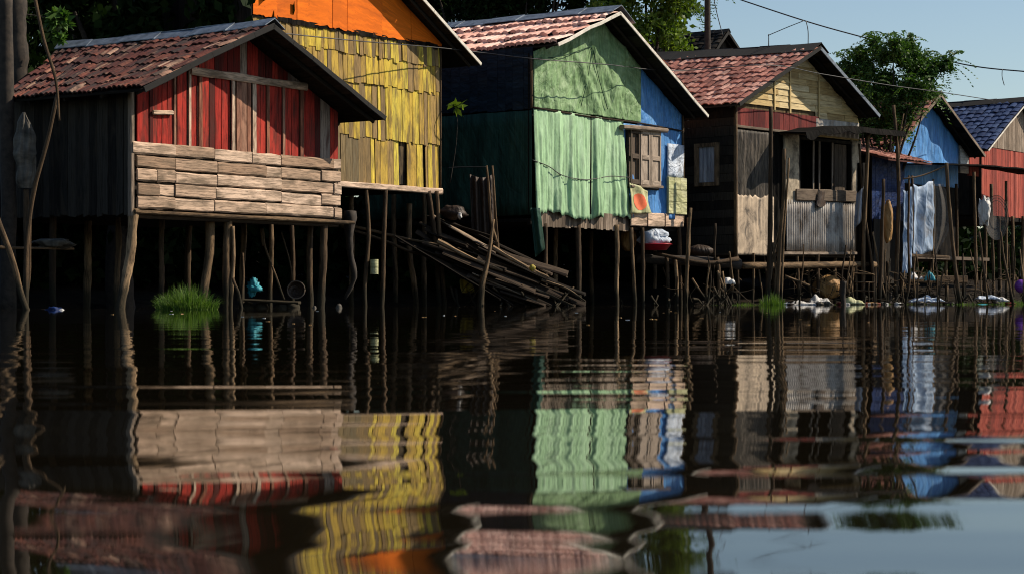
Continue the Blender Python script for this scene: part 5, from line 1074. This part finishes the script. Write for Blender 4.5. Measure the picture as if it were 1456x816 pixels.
bag('rag_bundle', 'mottled pale rag bundle hanging on a pole before the far red wall', 1399, 300, 57.2, (.18, .15, .42), 'whitebag', 51, 'bundle', .5)
mb = MB(); plank(mb, px(1350, 366, 57.0), px(1290, 363, 55.6), Z3 * .09, Vector((.02, .1, 0)), .6, 4); tag(obj('deck_rail', mb, 'post'), 'low wooden rail under the pale hanging sheet', 'rail')
mb = MB(); plank(mb, px(1294, 396, 56.2), px(1376, 398, 57), Z3 * .22, Vector((.02, .06, 0)), .5, 4, .1, .02); tag(obj('deck_rail', mb, 'post'), 'wide board low on the bank behind the brushwood under the awning', 'board')
# small litter washed up along the shore
CL = [('whitebag', 'white'), ('bluepale', 'pale blue'), ('maroon', 'dark red'), ('tansack', 'tan'), ('browncloth', 'brown'), ('browncloth', 'brown'), ('greycloth', 'grey'), ('greycloth', 'grey')]
for k in range(44):
    x = U(1035, 1456) if k > 6 else U(905, 1040); Y = 49 + (x - 1060) / 400 * 7 + U(-.5, 2.2); y1 = 436; y0 = U(345, 415)
    freepole('thin crooked stick planted in the mud among the stilts of the houses on the right', [px(x + U(-7, 7), y0, Y), px(x + U(-4, 4), (y0 + y1) / 2, Y), px(x + U(-4, 4), 441, Y)], U(.012, .024), U(.018, .034), 'stick', 'stick', 'thin sticks planted in the mud on the right', r=U(0, 1), bend=.05)
for k in range(46):
    m_, cn = random.choice(CL); x = U(1075, 1450); Y = 49 + (x - 1060) / 400 * 7 + U(-.6, .8)
    c = px(x, 436 - U(0, 7), Y); c.z = max(ground_z(c), 0) + .02; mb = MB(); s_ = U(.03, .10); blob(mb, c, (s_ * U(.8, 2), s_, s_ * U(.4, .9)), k + 60, .8, 2.2, 12, 8)
    tag(obj('litter_scrap', mb, m_, smooth=RN() < .5), 'small crumpled %s scrap of litter washed up along the muddy shore' % cn, 'litter', 'litter scraps along the shore')
for k in range(40):                                       # scrap sticks lying and leaning at the waterline
    x = random.choice([U(640, 835), U(880, 1050), U(1050, 1450)]); Y = 42.4 if x < 840 else (47.8 if x < 1050 else 49 + (x - 1060) / 400 * 7); dx = U(-26, 26); yb = U(430, 440) if x > 1050 else U(434, 444)
    mb = MB(); pole(mb, [px(x, yb - U(4, 34), Y + U(-.4, .4)), px(x + dx * .5, yb - U(4, 16), Y), px(x + dx, yb, Y + U(-.4, .4))], U(.014, .035), U(.012, .03), U(.2, 1), n=6, bend=.04)
    tag(obj('scrap_stick', mb, 'post', smooth=True), 'short scrap stick lying slantwise at the waterline among the stilts', 'stick', 'scrap sticks at the waterline')
mb = MB()
for k in range(900):                                      # floating scum and plant bits round the stilts
    p = A0 + AU * U(-4, 40) + AN * (shore(0) * 0 + U(-5, 2.5) * RN() ** .5); a = U(0, 3.14); s = U(.006, .03); d = Vector((math.cos(a), math.sin(a), 0)) * s; e = Vector((-d.y, d.x, 0)) * U(.3, .8); c = Vector((p.x, p.y, .005)); mb.add([c - d - e, c + d - e, c + d + e, c - d + e], [(0, 1, 2, 3)], U(.1, .9), [(k, 0, 0), (k + .1, 0, 0), (k + .1, .05, 0), (k, .05, 0)])
tag(obj('floating_debris', mb, 'grey'), 'fine plant bits and scum floating on the dark water round the stilts', 'debris', None, 'stuff')
# bits floating on the open water
for k in range(30):
    Y = U(12, 27); c = px(U(120, 1250), 424, Y); c.z = .004; a = U(0, 3.14); s = U(.008, .022); d = Vector((math.cos(a), math.sin(a), 0)) * s; e = Vector((-d.y, d.x, 0)) * .5; mb = MB()
    hexa(mb, [c - d - e, c - d + e, c - d + e - Z3 * .006, c - d - e - Z3 * .006, c + d - e, c + d + e, c + d + e - Z3 * .006, c + d - e - Z3 * .006], .8)
    tag(obj('floating_leaf', mb, 'tansack' if k % 3 else 'whitebag'), 'tiny dead leaf floating on the open water before the houses', 'leaf', 'leaves floating on the water')
for o in bpy.data.objects:
    if '_w' in o: del o['_w']
